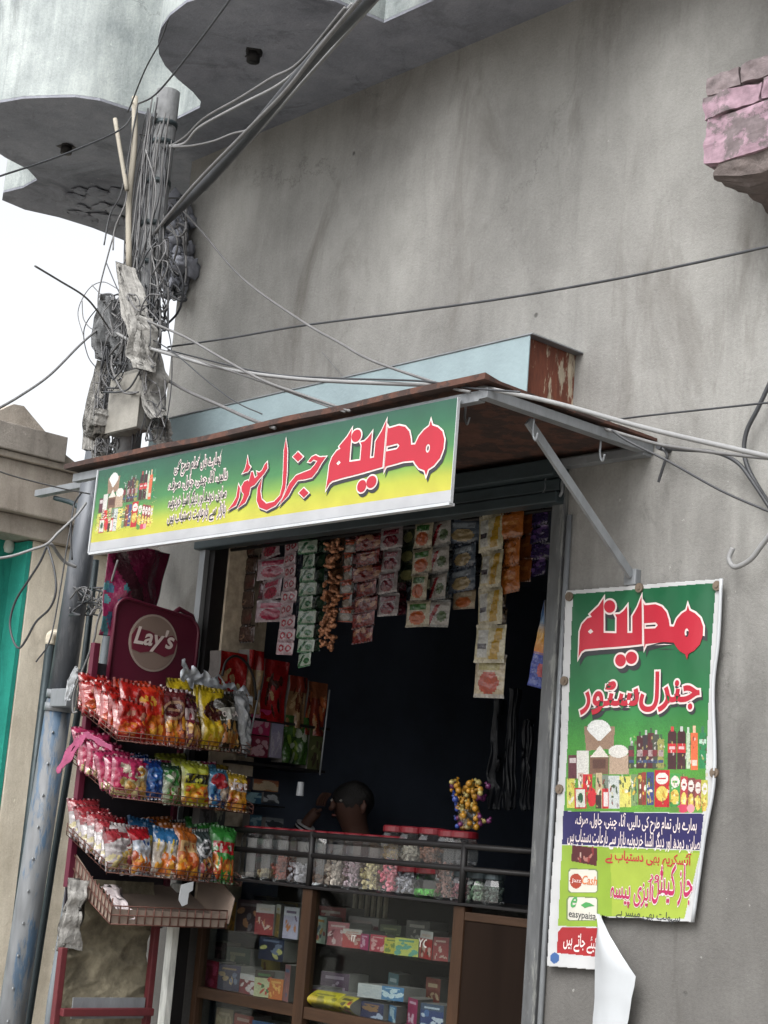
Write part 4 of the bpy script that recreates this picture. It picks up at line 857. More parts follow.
lay('logo_lettering', line('Cash', 581, 596, 884, YB, 0.028, 0.01, 0.2, False)(0), INKORANGE, bn, YB - 0.001, bdisp)
lay('logo_lettering', line('Jazz', 571, 580, 883, YB, 0.016, 0.0, 0.0, False)(0), INKWHITE, bn, YB - 0.001, bdisp)
lay('logo_lettering', line('easypaisa', 568, 595, 919, YB, 0.028, 0.005, 0.0, False)(0), INKBLACK, bn, YB - 0.001, bdisp)
lay('logo_lettering', line('e', 570, 576, 907, YB, 0.034, 0.012, 0.5, False)(0), INKGREEN, bn, YB - 0.001, bdisp)
sw = [[(580, 905), (585, 902), (589, 903), (594, 906), (588, 906.5), (584, 908)]]
lay('logo_leaf', [poly2d(tr(sw, lambda x, y: (at(x, y, Y=YB).x, at(x, y, Y=YB).z)), 0)], INKGREEN, bn, YB - 0.001, bdisp)
for (px, py) in ((571, 597), (640, 588), (718, 586), (565, 681), (559, 789), (715, 773)):
    p = at(px, py, Y=YB); d = bdisp(p.x, p.z); MB().tube([p + Vector((0, d - 0.001, 0)), p + Vector((0, d - 0.008, 0))], 0.016, 14).tube([p + Vector((0, d - 0.0081, 0)), p + Vector((0, d - 0.011, 0))], 0.007, 10).build('grommet', plain('rusty_grommet', C(104, 92, 80), 0.6, 0.3, 0.3), bn)
# the torn flap, folded forward and hanging
P = [(601, 914), (611, 930), (638, 976), (634, 1000), (630, 1024), (624, 1060), (592, 1060), (595, 1000), (598, 968), (600, 940)]
V = []; n = 14
for j in range(n + 1):
    t = j / n; y = 914 + (1060 - 914) * t
    xl = np.interp(y, [914, 968, 1000, 1060], [601, 598, 595, 590]); xr = np.interp(y, [914, 976, 1000, 1060], [601.5, 638, 634, 623])
    for i in range(9):
        s_ = i / 8; p = at(xl + (xr - xl) * s_, y, Y=-0.05); V.append(p + Vector((0, -0.02 * math.sin(s_ * 3.0) - 0.01 + 0.016 * noise.noise(p * 5) + 0.006 * noise.noise(p * 17), 0)))
mb = MB().add(V, [(j * 9 + i, (j + 1) * 9 + i, (j + 1) * 9 + i + 1, j * 9 + i + 1) for j in range(n) for i in range(8)])
mb.build('folded_flap', WHITEV, bn, smooth=True)
e_ = [at(*p, Y=YB) for p in ((722, 579), (719, 640), (714, 690), (715, 775), (705, 838), (693, 922))]
MB().tube(spline([Vector((p.x, YB + bdisp(p.x, p.z) - 0.003, p.z)) for p in e_], 6), 0.006, 8).build('rolled_edge', WHITEV, bn, smooth=True)
# ------------------------------------------------------------ snack packets
def packart(base, top, logo, food, seed, style=0, band=None, w=32, h=44):
    a = Art(w, h, base); r = random.Random(seed)
    a.rect(0, 0, 1, 0.34, top)
    if style in (0, 2): a.poly([(0, .34), (1, .24), (1, .5), (0, .42)], base)
    a.bits(r, 0.08, 0.58, 0.92, 0.93, food, 26, 0.05, 0.13)
    if style in (0, 1): a.ell(.5, .40, .40, .17, logo, -0.12); a.ell(.5, .40, .33, .12, band or base, -0.12); a.rect(.28, .37, .72, .42, logo)
    if style == 2: a.rect(.08, .30, .92, .50, logo); a.bits(r, .12, .34, .88, .46, [base, band or top], 7, .04, .07)
    if style == 3:
        for k in range(7): a.rect(.08 + k * .125, .28 + .03 * math.sin(k), .15 + k * .125, .52, logo if k % 2 else (band or top))
    if style == 4: a.ell(.5, .34, .42, .20, band or top); a.bits(r, .15, .24, .85, .46, [logo], 8, .05, .09)
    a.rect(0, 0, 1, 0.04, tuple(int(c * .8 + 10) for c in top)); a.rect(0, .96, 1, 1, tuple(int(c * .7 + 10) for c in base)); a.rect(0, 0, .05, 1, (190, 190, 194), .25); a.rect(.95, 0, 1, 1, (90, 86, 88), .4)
    for _ in range(9):  # pale crumple highlights painted into the packet print
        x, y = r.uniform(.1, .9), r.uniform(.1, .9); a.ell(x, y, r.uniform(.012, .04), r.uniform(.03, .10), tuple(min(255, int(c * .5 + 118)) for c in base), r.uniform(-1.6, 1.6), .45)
    a.a *= (0.88 + 0.2 * np.random.RandomState(seed).rand(h, w, 1)); return a
def packmesh(name, art, w, h, t, seed, mat=None, flat=1.0):
    """air-filled pillow bag, front towards +X, base at z = 0, with flat crimped ends and creases; both faces printed"""
    nu, nv = art.w, art.h; V = []; Fc = []; cl = []
    def thick(u, v):
        e = max(0.0, 1 - abs(2 * u - 1) ** 3.0); k = min(1.0, max(0.0, min(v - 0.06, 0.94 - v) / 0.20))
        return t / 2 * (e ** .7) * math.sin(k * math.pi / 2) ** .7
    for sd_ in (1, -1):
        for j in range(nv + 1):
            for i in range(nu + 1):
                u, v = i / nu, j / nv; th = thick(u, v)
                nn = noise.noise(Vector((u * 3.2 + v * 2, v * 5 - u * 2, seed))) * 0.55 + noise.noise(Vector((u * 6 - v * 3, v * 9, seed + 9))) * 0.32
                pin = 1 - 0.07 * flat * math.sin(math.pi * min(1, max(0, (v - .05) / .9)))
                cr = 0.004 * math.sin(u * 40 + seed) * (1 if v < .06 or v > .94 else 0)
                bend = flat * 0.018 * noise.noise(Vector((u * 1.5 + seed, v * 2, 4.0))) + 0.02 * max(0, 0.1 - v) * 8 * noise.noise(Vector((seed, u * 2, 1)))
                V.append((sd_ * (th * (1 + nn) + 0.0006) + cr + bend, (u - .5) * w * pin, h * (1 - v)))
    m_ = (nu + 1) * (nv + 1)
    for j in range(nv):
        for i in range(nu):
            a = j * (nu + 1) + i; Fc.append((a, a + nu + 1, a + nu + 2, a + 1)); cl.append(art.a[j, i])
            a += m_; Fc.append((a + 1, a + nu + 2, a + nu + 1, a)); cl.append(art.a[j, nu - 1 - i] * .9)
    me = bpy.data.meshes.new(name); me.from_pydata(V, [], Fc); me.update(); me.materials.append(mat or FOIL)
    ca = me.color_attributes.new('print', 'FLOAT_COLOR', 'CORNER'); buf = np.ones((len(me.loops), 4), np.float32); k = 0
    for f, c in zip(Fc, cl): buf[k:k + 4, :3] = c; k += 4
    ca.data.foreach_set('color', buf.ravel()); me.polygons.foreach_set('use_smooth', [True] * len(me.polygons)); return me
def put(name, me, loc, rot, label, cat, group=None, parent=None, scale=None):
    o = bpy.data.objects.new(name, me); COL.objects.link(o); o.location = loc; o.rotation_euler = rot
    if scale: o.scale = scale
    ORG[o.name] = Vector(loc); o.parent = parent
    return tag(o, label, cat, group) if parent is None else o
def flat_word(txt, w, shear=0.2):
    V, Fc = font2d(txt, 0.02, shear, False, (w, None)); return V, Fc
TAN = [(214, 160, 84), (190, 120, 60), (228, 184, 110)]; ORG_ = [(226, 120, 40), (240, 170, 60), (190, 80, 30)]; PALE = [(232, 214, 150), (214, 180, 96), (240, 228, 180)]
GRN = [(90, 160, 60), (200, 200, 170), (150, 60, 50)]
# ------------------------------------------------------------ the wire rack: faces the doorway, its short end to the street
XF, XB = -5.62, -5.92
rk = thing('snack_rack', 'wire snack display rack with a maroon header panel beside the shop door', 'display rack', (-5.8, -0.35, 0.2))
H = lambda px, py, x=-5.93: at(px, py, X=x)
# header panel with rounded top and its logo
a, b = H(108, 612), H(198, 625); y0h, y1h = H(112, 640).y, H(196, 650).y; zth, zbh = H(150, 603).z, H(150, 700).z
n = 10; P = [(y0h, zbh), (y1h, zbh)]
for k in range(n + 1): t = math.pi / 2 * k / n; P.append((y1h - 0.07 + 0.07 * math.cos(t), zth - 0.10 + 0.07 * math.sin(t)))
for k in range(n + 1): t = math.pi / 2 * (1 + k / n); P.append((y0h + 0.06 + 0.06 * math.cos(t), zth - 0.03 + 0.06 * math.sin(t) - 0.03))
MB().plate([(-5.93, y, z) for y, z in P], (-0.02, 0, 0)).build('header_panel', MAROON, rk, bevel=0.004)
mb = MB(); mb.tube([(-5.925, y, z) for y, z in P[1:] + P[:1]], 0.007, 8); mb.build('header_rim', MAROON, rk, smooth=True)
mb = MB(); mb.tube([(-5.945, y1h - 0.16, zth - .05), (-5.945, y1h - .1, zth), (-5.945, y1h - 0.03, zth - .02), (-5.945, y1h + .012, zth - .1), (-5.945, y1h + .012, zbh)], 0.012, 8); mb.build('header_frame', MAROON, rk, smooth=True)
lc = H(153, 643); lr = abs(H(178, 643).y - H(129, 643).y) / 2
def disc(r_, sq, x, mat, name): MB().plate([(x, lc.y + r_ * math.cos(2 * math.pi * k / 36), lc.z + r_ * sq * math.sin(2 * math.pi * k / 36)) for k in range(36)], (0.0015, 0, 0)).build(name, mat, rk)
disc(lr, 0.98, -5.9295, INKGREY, 'logo_disc'); disc(lr * 0.93, 0.98, -5.928, plain('logo_olive_disc', C(120, 104, 96), 0.5, 0, 0.05), 'logo_disc')
MB().plate([(-5.9265, lc.y + lr * x, lc.z + lr * z) for x, z in ((-.92, .15), (-.75, .42), (-.2, .38), (.3, .22), (.75, .36), (.98, .18), (.88, -.25), (.5, -.42), (.0, -.28), (-.5, -.4), (-.85, -.32))], (0.0015, 0, 0)).build('logo_ribbon', plain('logo_maroon_ribbon', C(96, 30, 48), 0.5, 0, 0.05), rk)
V_, F_ = font2d("Lay's", 0.022, 0.25, False, (lr * 1.62, lr * 0.78))
mb = MB().add([(-5.9235, lc.y - lr * .8 + x, lc.z - lr * .34 + z + 0.05 * lr) for x, z in V_], F_); mb.build('logo_lettering', plain('logo_letter_ink', C(196, 186, 182), 0.5, 0, 0.05), rk)
# back panel and uprights
MB().box(-5.965, -5.955, -0.545, -0.05, 1.15, 2.22).build('back_panel', plain('dark_rack_back', C(34, 30, 38), 0.6, 0.0, 0.3, 8), rk)
MB().box(-5.96, -5.93, -0.56, -0.53, 1.30, 2.30).build('upright', MAROON, rk, bevel=0.003)
MB().box(-5.95, -5.93, -0.075, -0.05, 1.30, 2.25).build('upright', MAROON, rk, bevel=0.003)
r = MB()
for (a, b) in (((62, 958), (60, 1075)), ((155, 935), (147, 1075))):
    p, q = at(*a, X=-5.80), at(*b, X=-5.80); r.box(-5.815, -5.785, p.y - 0.014, p.y + 0.014, 0.25, p.z + (0.04 if a[0] < 100 else 0.12))
p, q = at(60, 1012, X=-5.78), at(150, 1018, X=-5.78); r.bar((-5.77, p.y, p.z), (-5.77, q.y, p.z), 0.03, 0.03); r.build('base_frame', REDP, rk, bevel=0.004)
p, q = at(72, 1000, X=-5.80), at(142, 1018, X=-5.80); MB().box(-5.797, -5.79, p.y, q.y, q.z, p.z + 0.01).build('base_plate', STEEL, rk)
def basket(ya, yb, zf, drop, depth, hgt, nb_, tilt, name='wire_basket'):
    """wire basket: front rail zf at its lower edge, rising to the back by tilt, lowered along its length by drop"""
    m = MB(); rr = 0.0021
    Z = lambda x, y: zf - drop * (y - ya) / (yb - ya) + tilt * (XF - x) / depth
    for dz in (0.0, hgt * .5, hgt):
        m.tube([(XF + .02, ya, Z(XF, ya) + dz), (XF + .02, yb, Z(XF, yb) + dz)], rr, 5)
        m.tube([(XF + .02, ya, Z(XF, ya) + dz), (XF - depth, ya, Z(XF - depth, ya) + dz)], rr, 5); m.tube([(XF + .02, yb, Z(XF, yb) + dz), (XF - depth, yb, Z(XF - depth, yb) + dz)], rr, 5)
    for k in range(nb_ + 1):
        y = ya + (yb - ya) * k / nb_; m.tube([(XF + .02, y, Z(XF, y)), (XF + .02, y, Z(XF, y) + hgt)], rr, 5); m.tube([(XF + .02, y, Z(XF, y)), (XF - depth, y, Z(XF - depth, y))], rr, 5)
    for k in range(8):
        x = XF + .02 - (depth + .02) * k / 7; m.tube([(x, ya, Z(x, ya)), (x, ya, Z(x, ya) + hgt * 1.3)], rr, 5)
    m.build(name, WIREM, rk, smooth=True); return Z
ROWS = [  # (basket y0 px, bottom px at the street end, at the far end), packs: x0, x1, top, bottom, art
 dict(nm='top', x=(98, 258), pk=[
   (122, 152, 678, 742, packart((206, 34, 30), (196, 40, 36), (214, 190, 190), ORG_, 1, 3, (170, 40, 36)), 'shiny red packet with a silver glint'),
   (140, 172, 682, 745, packart((206, 54, 28), (214, 60, 30), (230, 170, 60), ORG_, 2, 4, (190, 40, 26)), 'orange red packet'),
   (162, 188, 686, 748, packart((128, 52, 40), (110, 40, 44), (190, 150, 120), ORG_, 3, 0, (90, 30, 36)), 'brown packet'),
   (184, 206, 692, 750, packart((118, 36, 52), (96, 34, 56), (214, 190, 190), TAN, 4, 2, (150, 30, 50)), 'maroon and white packet'),
   (203, 228, 684, 750, packart((214, 178, 30), (224, 196, 40), (90, 40, 36), [(230, 200, 50), (214, 160, 40)], 5, 1, (84, 38, 34)), 'yellow packet with a brown label'),
   (223, 246, 690, 752, packart((60, 52, 34), (44, 40, 30), (214, 214, 206), TAN, 6, 2, (60, 60, 40)), 'dark olive packet with white lettering')], back=packart((196, 30, 26), (190, 36, 30), (206, 140, 120), [(206, 80, 30), (180, 40, 26), (214, 120, 50)], 7, 4), bn_='red'),
 dict(nm='middle', x=(80, 248), pk=[
   (118, 150, 756, 798, packart((214, 196, 140), (206, 44, 96), (226, 222, 200), TAN, 11, 1, (200, 150, 60)), 'cream packet with a pink top'),
   (146, 167, 758, 800, packart((34, 74, 150), (30, 66, 140), (60, 120, 190), [(40, 90, 160), (30, 60, 120)], 12, 0, (40, 90, 170)), 'plain blue packet'),
   (163, 187, 764, 806, packart((150, 160, 130), (60, 96, 70), (214, 220, 200), GRN, 13, 4, (60, 130, 60)), 'pale green and white packet'),
   (184, 213, 762, 806, packart((206, 196, 50), (196, 206, 70), (60, 60, 40), ORG_, 14, 2, (214, 220, 90)), 'yellow green packet with dark lettering'),
   (210, 232, 768, 808, packart((60, 130, 180), (90, 160, 200), (190, 50, 60), [(40, 80, 140), (200, 180, 160)], 15, 4, (190, 50, 60)), 'sky blue packet with a red badge'),
   (228, 248, 772, 812, packart((214, 150, 50), (226, 190, 60), (220, 210, 210), ORG_, 16, 2, (170, 40, 60)), 'orange yellow packet with white lettering')], back=packart((196, 40, 90), (206, 60, 110), (226, 210, 190), PALE, 17, 4), bn_='pink'),
 dict(nm='lowest', x=(72, 238), pk=[
   (112, 136, 822, 872, packart((150, 40, 50), (200, 190, 190), (220, 214, 206), TAN, 21, 0, (120, 34, 44)), 'dark red packet with white lettering'),
   (132, 158, 826, 876, packart((214, 214, 220), (196, 36, 50), (200, 210, 226), ORG_, 22, 2, (60, 90, 150)), 'white packet with a red top'),
   (154, 180, 826, 878, packart((220, 206, 190), (60, 130, 190), (230, 230, 230), ORG_, 23, 3, (230, 200, 60)), 'white packet with a blue corner'),
   (176, 204, 826, 880, packart((206, 110, 44), (214, 120, 50), (232, 190, 130), ORG_, 24, 2, (190, 80, 40)), 'orange packet'),
   (202, 218, 828, 882, packart((60, 66, 70), (70, 84, 84), (190, 190, 196), [(170, 120, 60), (150, 50, 50)], 25, 0), 'dark grey packet seen half on edge'),
   (212, 236, 824, 884, packart((60, 150, 62), (70, 164, 74), (200, 40, 50), ORG_, 26, 2, (230, 220, 210)), 'green packet with a red badge')], back=packart((200, 190, 192), (180, 60, 70), (224, 220, 220), PALE, 27, 0), bn_='white and red'),
]
ORD = ['first', 'second', 'third', 'fourth', 'fifth', 'sixth', 'seventh', 'eighth', 'ninth']
random.seed(21)
for ri, row in enumerate(ROWS):
    ya = at(row['pk'][0][0] - 4, row['pk'][0][3], X=XF).y - 0.02; yb = at(row['pk'][-1][1], row['pk'][-1][3], X=XF).y + 0.01
    zl = [at((p[0] + p[1]) / 2, p[3], X=XF).z for p in row['pk']]
    Z = basket(ya, yb, zl[0] - 0.004, zl[0] - zl[-1], 0.30, 0.036, 12, 0.13)
    bm_ = packmesh('packet', row['back'], 0.15, 0.165, 0.045, ri * 5 + 40)
    bms = [bm_, packmesh('packet', row['back'], 0.15, 0.15, 0.055, ri * 5 + 41)]
    for k, (x0, x1, yt, yb_, art_, desc) in enumerate(row['pk']):
        p0, p1 = at(x0, (yt + yb_) / 2, X=XF), at(x1, (yt + yb_) / 2, X=XF); yc = (p0.y + p1.y) / 2; wd = abs(p1.y - p0.y) * 1.05
        zb = at((x0 + x1) / 2, yb_, X=XF).z; zt2 = at((x0 + x1) / 2, yt, X=XF).z; hh = (zt2 - zb) * 1.0
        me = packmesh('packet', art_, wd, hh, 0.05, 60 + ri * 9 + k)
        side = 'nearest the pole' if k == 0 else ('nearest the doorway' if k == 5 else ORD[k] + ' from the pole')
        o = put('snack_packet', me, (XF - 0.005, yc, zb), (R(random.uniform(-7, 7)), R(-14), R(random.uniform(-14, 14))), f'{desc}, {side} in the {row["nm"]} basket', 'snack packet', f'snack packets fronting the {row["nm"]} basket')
        if 'lettering' in desc or 'label' in desc:
            wtxt = {5: 'CHAA', 4: 'Kurk' if False else None}.get(k) if ri == 0 else ({5: 'Pot', 3: 'NIMKO'}.get(k) if ri == 1 else None)
            if wtxt and wtxt != 'NIMKO':
                Vt, Ft = flat_word(wtxt, wd * 0.66, 0.1)
                me2 = bpy.data.meshes.new('lettering'); me2.from_pydata([(0.030 , x - wd * .33, z + hh * .56) for x, z in Vt], [], Ft); me2.materials.append(INKWHITE)
                l_ = bpy.data.objects.new('lettering', me2); COL.objects.link(l_); l_.parent = o
        for d in range(1, 5 if k else 1):     # packets filed behind it
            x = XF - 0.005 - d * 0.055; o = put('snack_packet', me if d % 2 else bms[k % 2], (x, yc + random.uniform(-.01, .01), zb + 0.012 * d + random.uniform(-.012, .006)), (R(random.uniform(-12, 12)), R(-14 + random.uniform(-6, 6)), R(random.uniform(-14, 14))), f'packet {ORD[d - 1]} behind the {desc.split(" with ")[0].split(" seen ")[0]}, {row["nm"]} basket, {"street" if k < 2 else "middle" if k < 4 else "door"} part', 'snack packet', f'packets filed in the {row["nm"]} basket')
    # the file seen edge-on at the street end
    p0 = at(row['pk'][0][0] - 2, row['pk'][0][3], X=XF)
    x_a = row['x'][0]
    for d in range(9):
        x = XF - 0.0 - d * 0.034; t = d / 8
        o = put('snack_packet', bms[d % 2], (x, ya + 0.07 + random.uniform(-.012, .01), zl[0] + 0.015 * d + random.uniform(-.006, .004)), (R(random.uniform(-9, 9)), R(-12 + random.uniform(-8, 5)), R(random.uniform(-12, 12))), f'{row["bn_"]} packet on edge, {ORD[d]} from the front at the street end, {row["nm"]} basket', 'snack packet', f'{row["bn_"]} packets on edge in the {row["nm"]} basket')
# silver strip of empty packets and a wire hoop standing on the top basket
p = at(178, 668, X=-5.80)
mb = MB(); S = [at(*q, X=-5.78) for q in ((181, 668), (190, 676), (202, 680), (215, 684), (228, 690), (240, 695), (252, 700))]
sv = plain('crumpled_silver_foil', C(168, 174, 182), 0.35, 0.3, 0.2, 20, 0.6, 18)
V = []
SS = spline(S, 7)
for i, q in enumerate(SS):
    for j in range(7):
        s_ = j / 6 - .5; V.append(q + Vector((0.03 * noise.noise(Vector((i * .35, j * .5, 0))), 0.02 * noise.noise(Vector((i * .4, j, 9))), s_ * (0.07 + 0.03 * math.sin(i * 0.9)))))
mb.add(V, [(i * 7 + j, i * 7 + j + 1, (i + 1) * 7 + j + 1, (i + 1) * 7 + j) for i in range(len(SS) - 1) for j in range(6)])
tag(mb.build('packet_strip', sv, origin=S[0], smooth=True), 'crumpled strip of silver packet backs lying along the top basket', 'packet strip')
mb = packmesh('packet', packart((190, 194, 200), (196, 200, 206), (170, 176, 184), [(180, 186, 190)], 31, 0), 0.09, 0.27, 0.05, 71)
put('snack_packet', mb, at(247, 754, X=-5.66), (R(8), R(-10), R(20)), 'silver grey packet edge hanging at the doorway end of the top basket', 'snack packet')
hp = spline([at(*q, X=-5.74) for q in ((222, 676), (226, 662), (236, 656), (247, 664), (254, 680), (256, 700))], 8)
tag(MB().tube(hp, 0.006, 7).build('wire_hoop', BLACKM, origin=hp[0], smooth=True), 'black wire hoop arching over the silver strip in front of the biscuit packs', 'wire hoop')
# lowest tray with cardboard lining
tr_ = thing('wire_tray', 'rusty wire tray lined with brown cardboard at the bottom of the rack', 'tray', (-5.75, -0.3, 1.2))
fl, frr = at(110, 924, X=XF), at(226, 926, X=XF); bl_ = at(62, 872, X=-5.94); 
za, zb2 = fl.z, fl.z; y0, y1 = fl.y, frr.y; tl_z = bl_.z - 0.03; 
m = MB()
def TZ(x): return za + (tl_z - za) * (XF - x) / (XF + 5.94)
for dz in (0, 0.035, 0.07):
    m.tube([(XF, y0, za + dz), (XF, y1, za + dz)], 0.003, 5); m.tube([(XF, y0, za + dz), (-5.94, y0, TZ(-5.94) + dz * 1.5)], 0.003, 5)
for k in range(15): y = y0 + (y1 - y0) * k / 14; m.tube([(XF, y, za), (XF, y, za + 0.07)], 0.0028, 5)
for k in range(13): x = XF + (-5.94 - XF) * k / 12; m.tube([(x, y0, TZ(x)), (x, y0, TZ(x) + 0.10)], 0.0028, 5)
m.build('wire_frame', WIREM, tr_, smooth=True)
m = MB(); m.add([(XF - .006, y0 + .006, za + .002), (XF - .006, y1 - .004, za + .002), (-5.94, y1 - .004, tl_z), (-5.94, y0 + .006, tl_z)], [(0, 1, 2, 3)])
m.add([(XF - .006, y0 + .006, za + .002), (XF - .006, y1 - .004, za + .002), (XF - .008, y1 - .004, za + .055), (XF - .008, y0 + .006, za + .058)], [(0, 1, 2, 3)])
m.add([(XF - .006, y0 + .006, za), (-5.94, y0 + .006, tl_z), (-5.94, y0 + .01, tl_z + .11), (XF - .01, y0 + .01, za + .06)], [(0, 1, 2, 3)])
m.build('cardboard_lining', CARD, tr_)
q = [at(*p, X=x) for p, x in (((228, 924), XF), ((228, 898), XF), ((220, 884), -5.68), ((200, 872), -5.76), ((186, 868), -5.82), ((176, 880), -5.88), ((182, 905), -5.86))]
MB().plate([(v.x, y1 + 0.01 + 0.05 * (i % 2) * 0.4, v.z) for i, v in enumerate(q)], (0, 0.004, 0)).build('cardboard_side', CARD, tr_)
pb = rag('plastic_bag', [(112, 886), (118, 896), (126, 910), (130, 918)], (0.03, 0.05, 0.055, 0.03), -0.42, 'crumpled clear plastic bag with a red edge lying in the cardboard tray', 17.0, plain('cloudy_plastic', C(196, 186, 188), 0.3, 0, 0.15, 20, 0.4), None, 'plastic bag', 0.04)
pb.location.x += 0.02
o = MB().box(-5.655, -5.645, at(117, 914, X=-5.65).y, at(136, 916, X=-5.65).y, at(125, 920, X=-5.65).z, at(125, 911, X=-5.65).z).build('red_wrapper', REDP, origin=at(125, 918, X=-5.65)); tag(o, 'flat red wrapper at the front of the cardboard tray', 'wrapper')
# white paper tag, pink ribbon
q = at(187, 885, X=-5.60); o = MB().plate([(q.x, q.y - .03, q.z), (q.x, q.y - .035, q.z - .06), (q.x, q.y - .015, q.z - .085), (q.x, q.y + .01, q.z - .075), (q.x, q.y + .012, q.z - .03), (q.x, q.y + .03, q.z - .02), (q.x, q.y + .03, q.z + .015)], (.002, 0, 0)).build('paper_tag', WHITEV, origin=q); tag(o, 'small white paper tag hanging under the lowest packet basket', 'paper tag')
pk_ = plain('pink_ribbon_cloth', C(140, 66, 98), 0.9, 0, 0.25, 20, 0.3)
mb = MB()
for pts in (((86, 735), (76, 742), (68, 752), (60, 768), (57, 772)), ((86, 735), (78, 745), (70, 758), (62, 766)), ((84, 734), (90, 736), (100, 742), (112, 748))):
    P = spline([at(*p, Y=-0.62) for p in pts], 5)
    for i in range(len(P) - 1): mb.bar(P[i], P[i + 1], 0.026 * (0.6 + 0.5 * math.sin(i * .5) ** 2), 0.004, (0, 1, 0.3))
tag(mb.build('pink_ribbon', pk_, origin=at(86, 735, Y=-0.62)), 'pink ribbon tied to the corner of the rack by the pole', 'ribbon')
# stained sheet behind the base of the rack
V = []; nx, nz = 50, 90; y0, y1 = at(68, 940, X=-5.84).y, at(152, 940, X=-5.84).y; z0, z1 = 0.75, 1.34
for j in range(nz + 1):
    for i in range(nx + 1):
        u, v = i / nx, j / nz; V.append((-5.87 + 0.03 * noise.noise(Vector((u * 1.5, v * 2.5, 2))) + 0.05 * max(0, .35 - abs(noise.noise(Vector((u * 1.6 + v * 1.2, v * 4.5 - u, 7))))) + 0.02 * max(0, .2 - abs(noise.noise(Vector((u * 3 - v, v * 9, 17))))), y0 + (y1 - y0) * u, z0 + (z1 - z0) * v))
tag(MB().add(V, [(j * (nx + 1) + i, j * (nx + 1) + i + 1, (j + 1) * (nx + 1) + i + 1, (j + 1) * (nx + 1) + i) for j in range(nz) for i in range(nx)]).build('canvas_sheet', SACK, origin=(-5.86, y0, z1), smooth=True), 'stained creased canvas sheet stretched behind the red rack base', 'canvas sheet')
rag('cloth_wrap', [(84, 880), (80, 905), (74, 930), (70, 950)], (0.04, 0.05, 0.05, 0.035), -0.56, 'grey cloth wrapped round the rack upright near the tray', 19.0, RAG, None, 'cloth')
# printed wrapper sheet hanging behind the header
art = Art(40, 50, (110, 26, 62)); rr = random.Random(8); art.poly([(0, .1), (.35, .55), (.8, 1), (0, 1)], (150, 40, 90)); art.bits(rr, 0, .45, .55, 1, [(70, 130, 140), (60, 100, 130), (160, 60, 100), (90, 150, 160)], 34, .04, .09); art.poly([(.2, 0), (.95, .9), (.8, .95), (.1, .2)], (60, 24, 36))
ya, yb3 = at(104, 600, X=-5.96).y, at(166, 600, X=-5.96).y; zz0, zz1 = at(130, 640, X=-5.96).z, at(130, 545, X=-5.96).z
me = artmesh('hanging_wrapper', art, lambda u, v: (-5.97 + 0.03 * noise.noise(Vector((u * 3, v * 3, 1))) + 0.03 * math.sin(u * 3), ya + (yb3 - ya) * u * (1 - 0.25 * v), zz1 + (zz0 - zz1) * v), FOIL, back=(-0.002, 0, 0))
tag(link('hanging_wrapper', me, None, (-5.97, ya, zz1)), 'maroon printed plastic wrapper with teal artwork hanging above the rack header', 'wrapper')
rag('plastic_sheet', [(150, 545), (156, 556), (164, 568)], (0.03, 0.06, 0.03), -0.12, 'scrap of cloudy plastic sheet under the sign above the maroon wrapper', 23.0, plain('cloudy_sheet', C(150, 144, 138), 0.4, 0, 0.2), None, 'plastic sheet')

# ------------------------------------------------------------ biscuit shelf on the inner side wall
XS = -5.78
sf = thing('side_shelf', 'dark wire shelf on the inner side wall holding biscuit packs', 'shelf', (XS - .1, 0.3, 1.9))
S_ = lambda px, py, x=XS: at(px, py, X=x)
def shelfboard(a, b, th=0.012):
    p, q = S_(*a), S_(*b); MB().box(XS - 0.22, XS, p.y, q.y, (p.z + q.z) / 2 - th, (p.z + q.z) / 2).build('shelf_board', BLACKM, sf)
shelfboard((232, 704), (329, 738)); shelfboard((238, 758), (325, 773)); shelfboard((200, 824), (318, 834))
for (a, b) in (((328, 690), (318, 775)), ((258, 690), (244, 758))): p, q = S_(*a), S_(*b); MB().tube([(XS + 0.012, p.y, p.z), (XS + 0.012, q.y, q.z)], 0.004, 7).build('shelf_stay', STEEL, sf, smooth=True)
def goods(name, x0, x1, yt, yb, cols, label, cat='box', group=None, depth=0.08, x=XS, jag=0.0, mat=CARDP, txt=None, seed=0):
    """printed carton or pack on the side shelf, its face to +X"""
    p0, p1 = at(x0, (yt + yb) / 2, X=x), at(x1, (yt + yb) / 2, X=x); z1_, z0_ = at((x0 + x1) / 2, yt, X=x).z, at((x0 + x1) / 2, yb, X=x).z
    a = Art(max(8, int((x1 - x0) * 1.5)), max(8, int((yb - yt) * 1.4)), cols[0]); r = random.Random(seed + int(x0 * 7 + yt)); a.rect(0, .0, 1, .3, cols[1]); a.bits(r, .1, .25, .9, .9, cols[2:], 9, .08, .2)
    a.a *= 0.85 + 0.25 * np.random.RandomState(int(x0)).rand(a.h, a.w, 1)
    me = artmesh(name, a, lambda u, v: (x - 0.004 + 0.012 * noise.noise(Vector((u * 2.3, v * 2.3, x0))) * jag, p0.y + (p1.y - p0.y) * u, z1_ + (z0_ - z1_) * v), mat, back=(-depth, 0, 0), smooth=False)
    o = link(name, me, None, ((x - depth / 2), (p0.y + p1.y) / 2, z0_)); return tag(o, label, cat, group)
gb = 'family biscuit packs on the upper side shelf'
goods('biscuit_pack', 219, 246, 652, 706, [(176, 34, 36), (186, 40, 38), (214, 170, 130), (120, 60, 40), (200, 180, 130)], 'red biscuit pack nearest the doorway with a pale cookie picture', 'biscuit pack', gb, jag=1.5, mat=FOIL)
goods('biscuit_pack', 247, 262, 650, 714, [(186, 150, 110), (176, 34, 36), (214, 190, 130), (170, 130, 90)], 'narrow red and cream biscuit pack behind the wire hoop', 'biscuit pack', gb, jag=1.5, mat=FOIL)
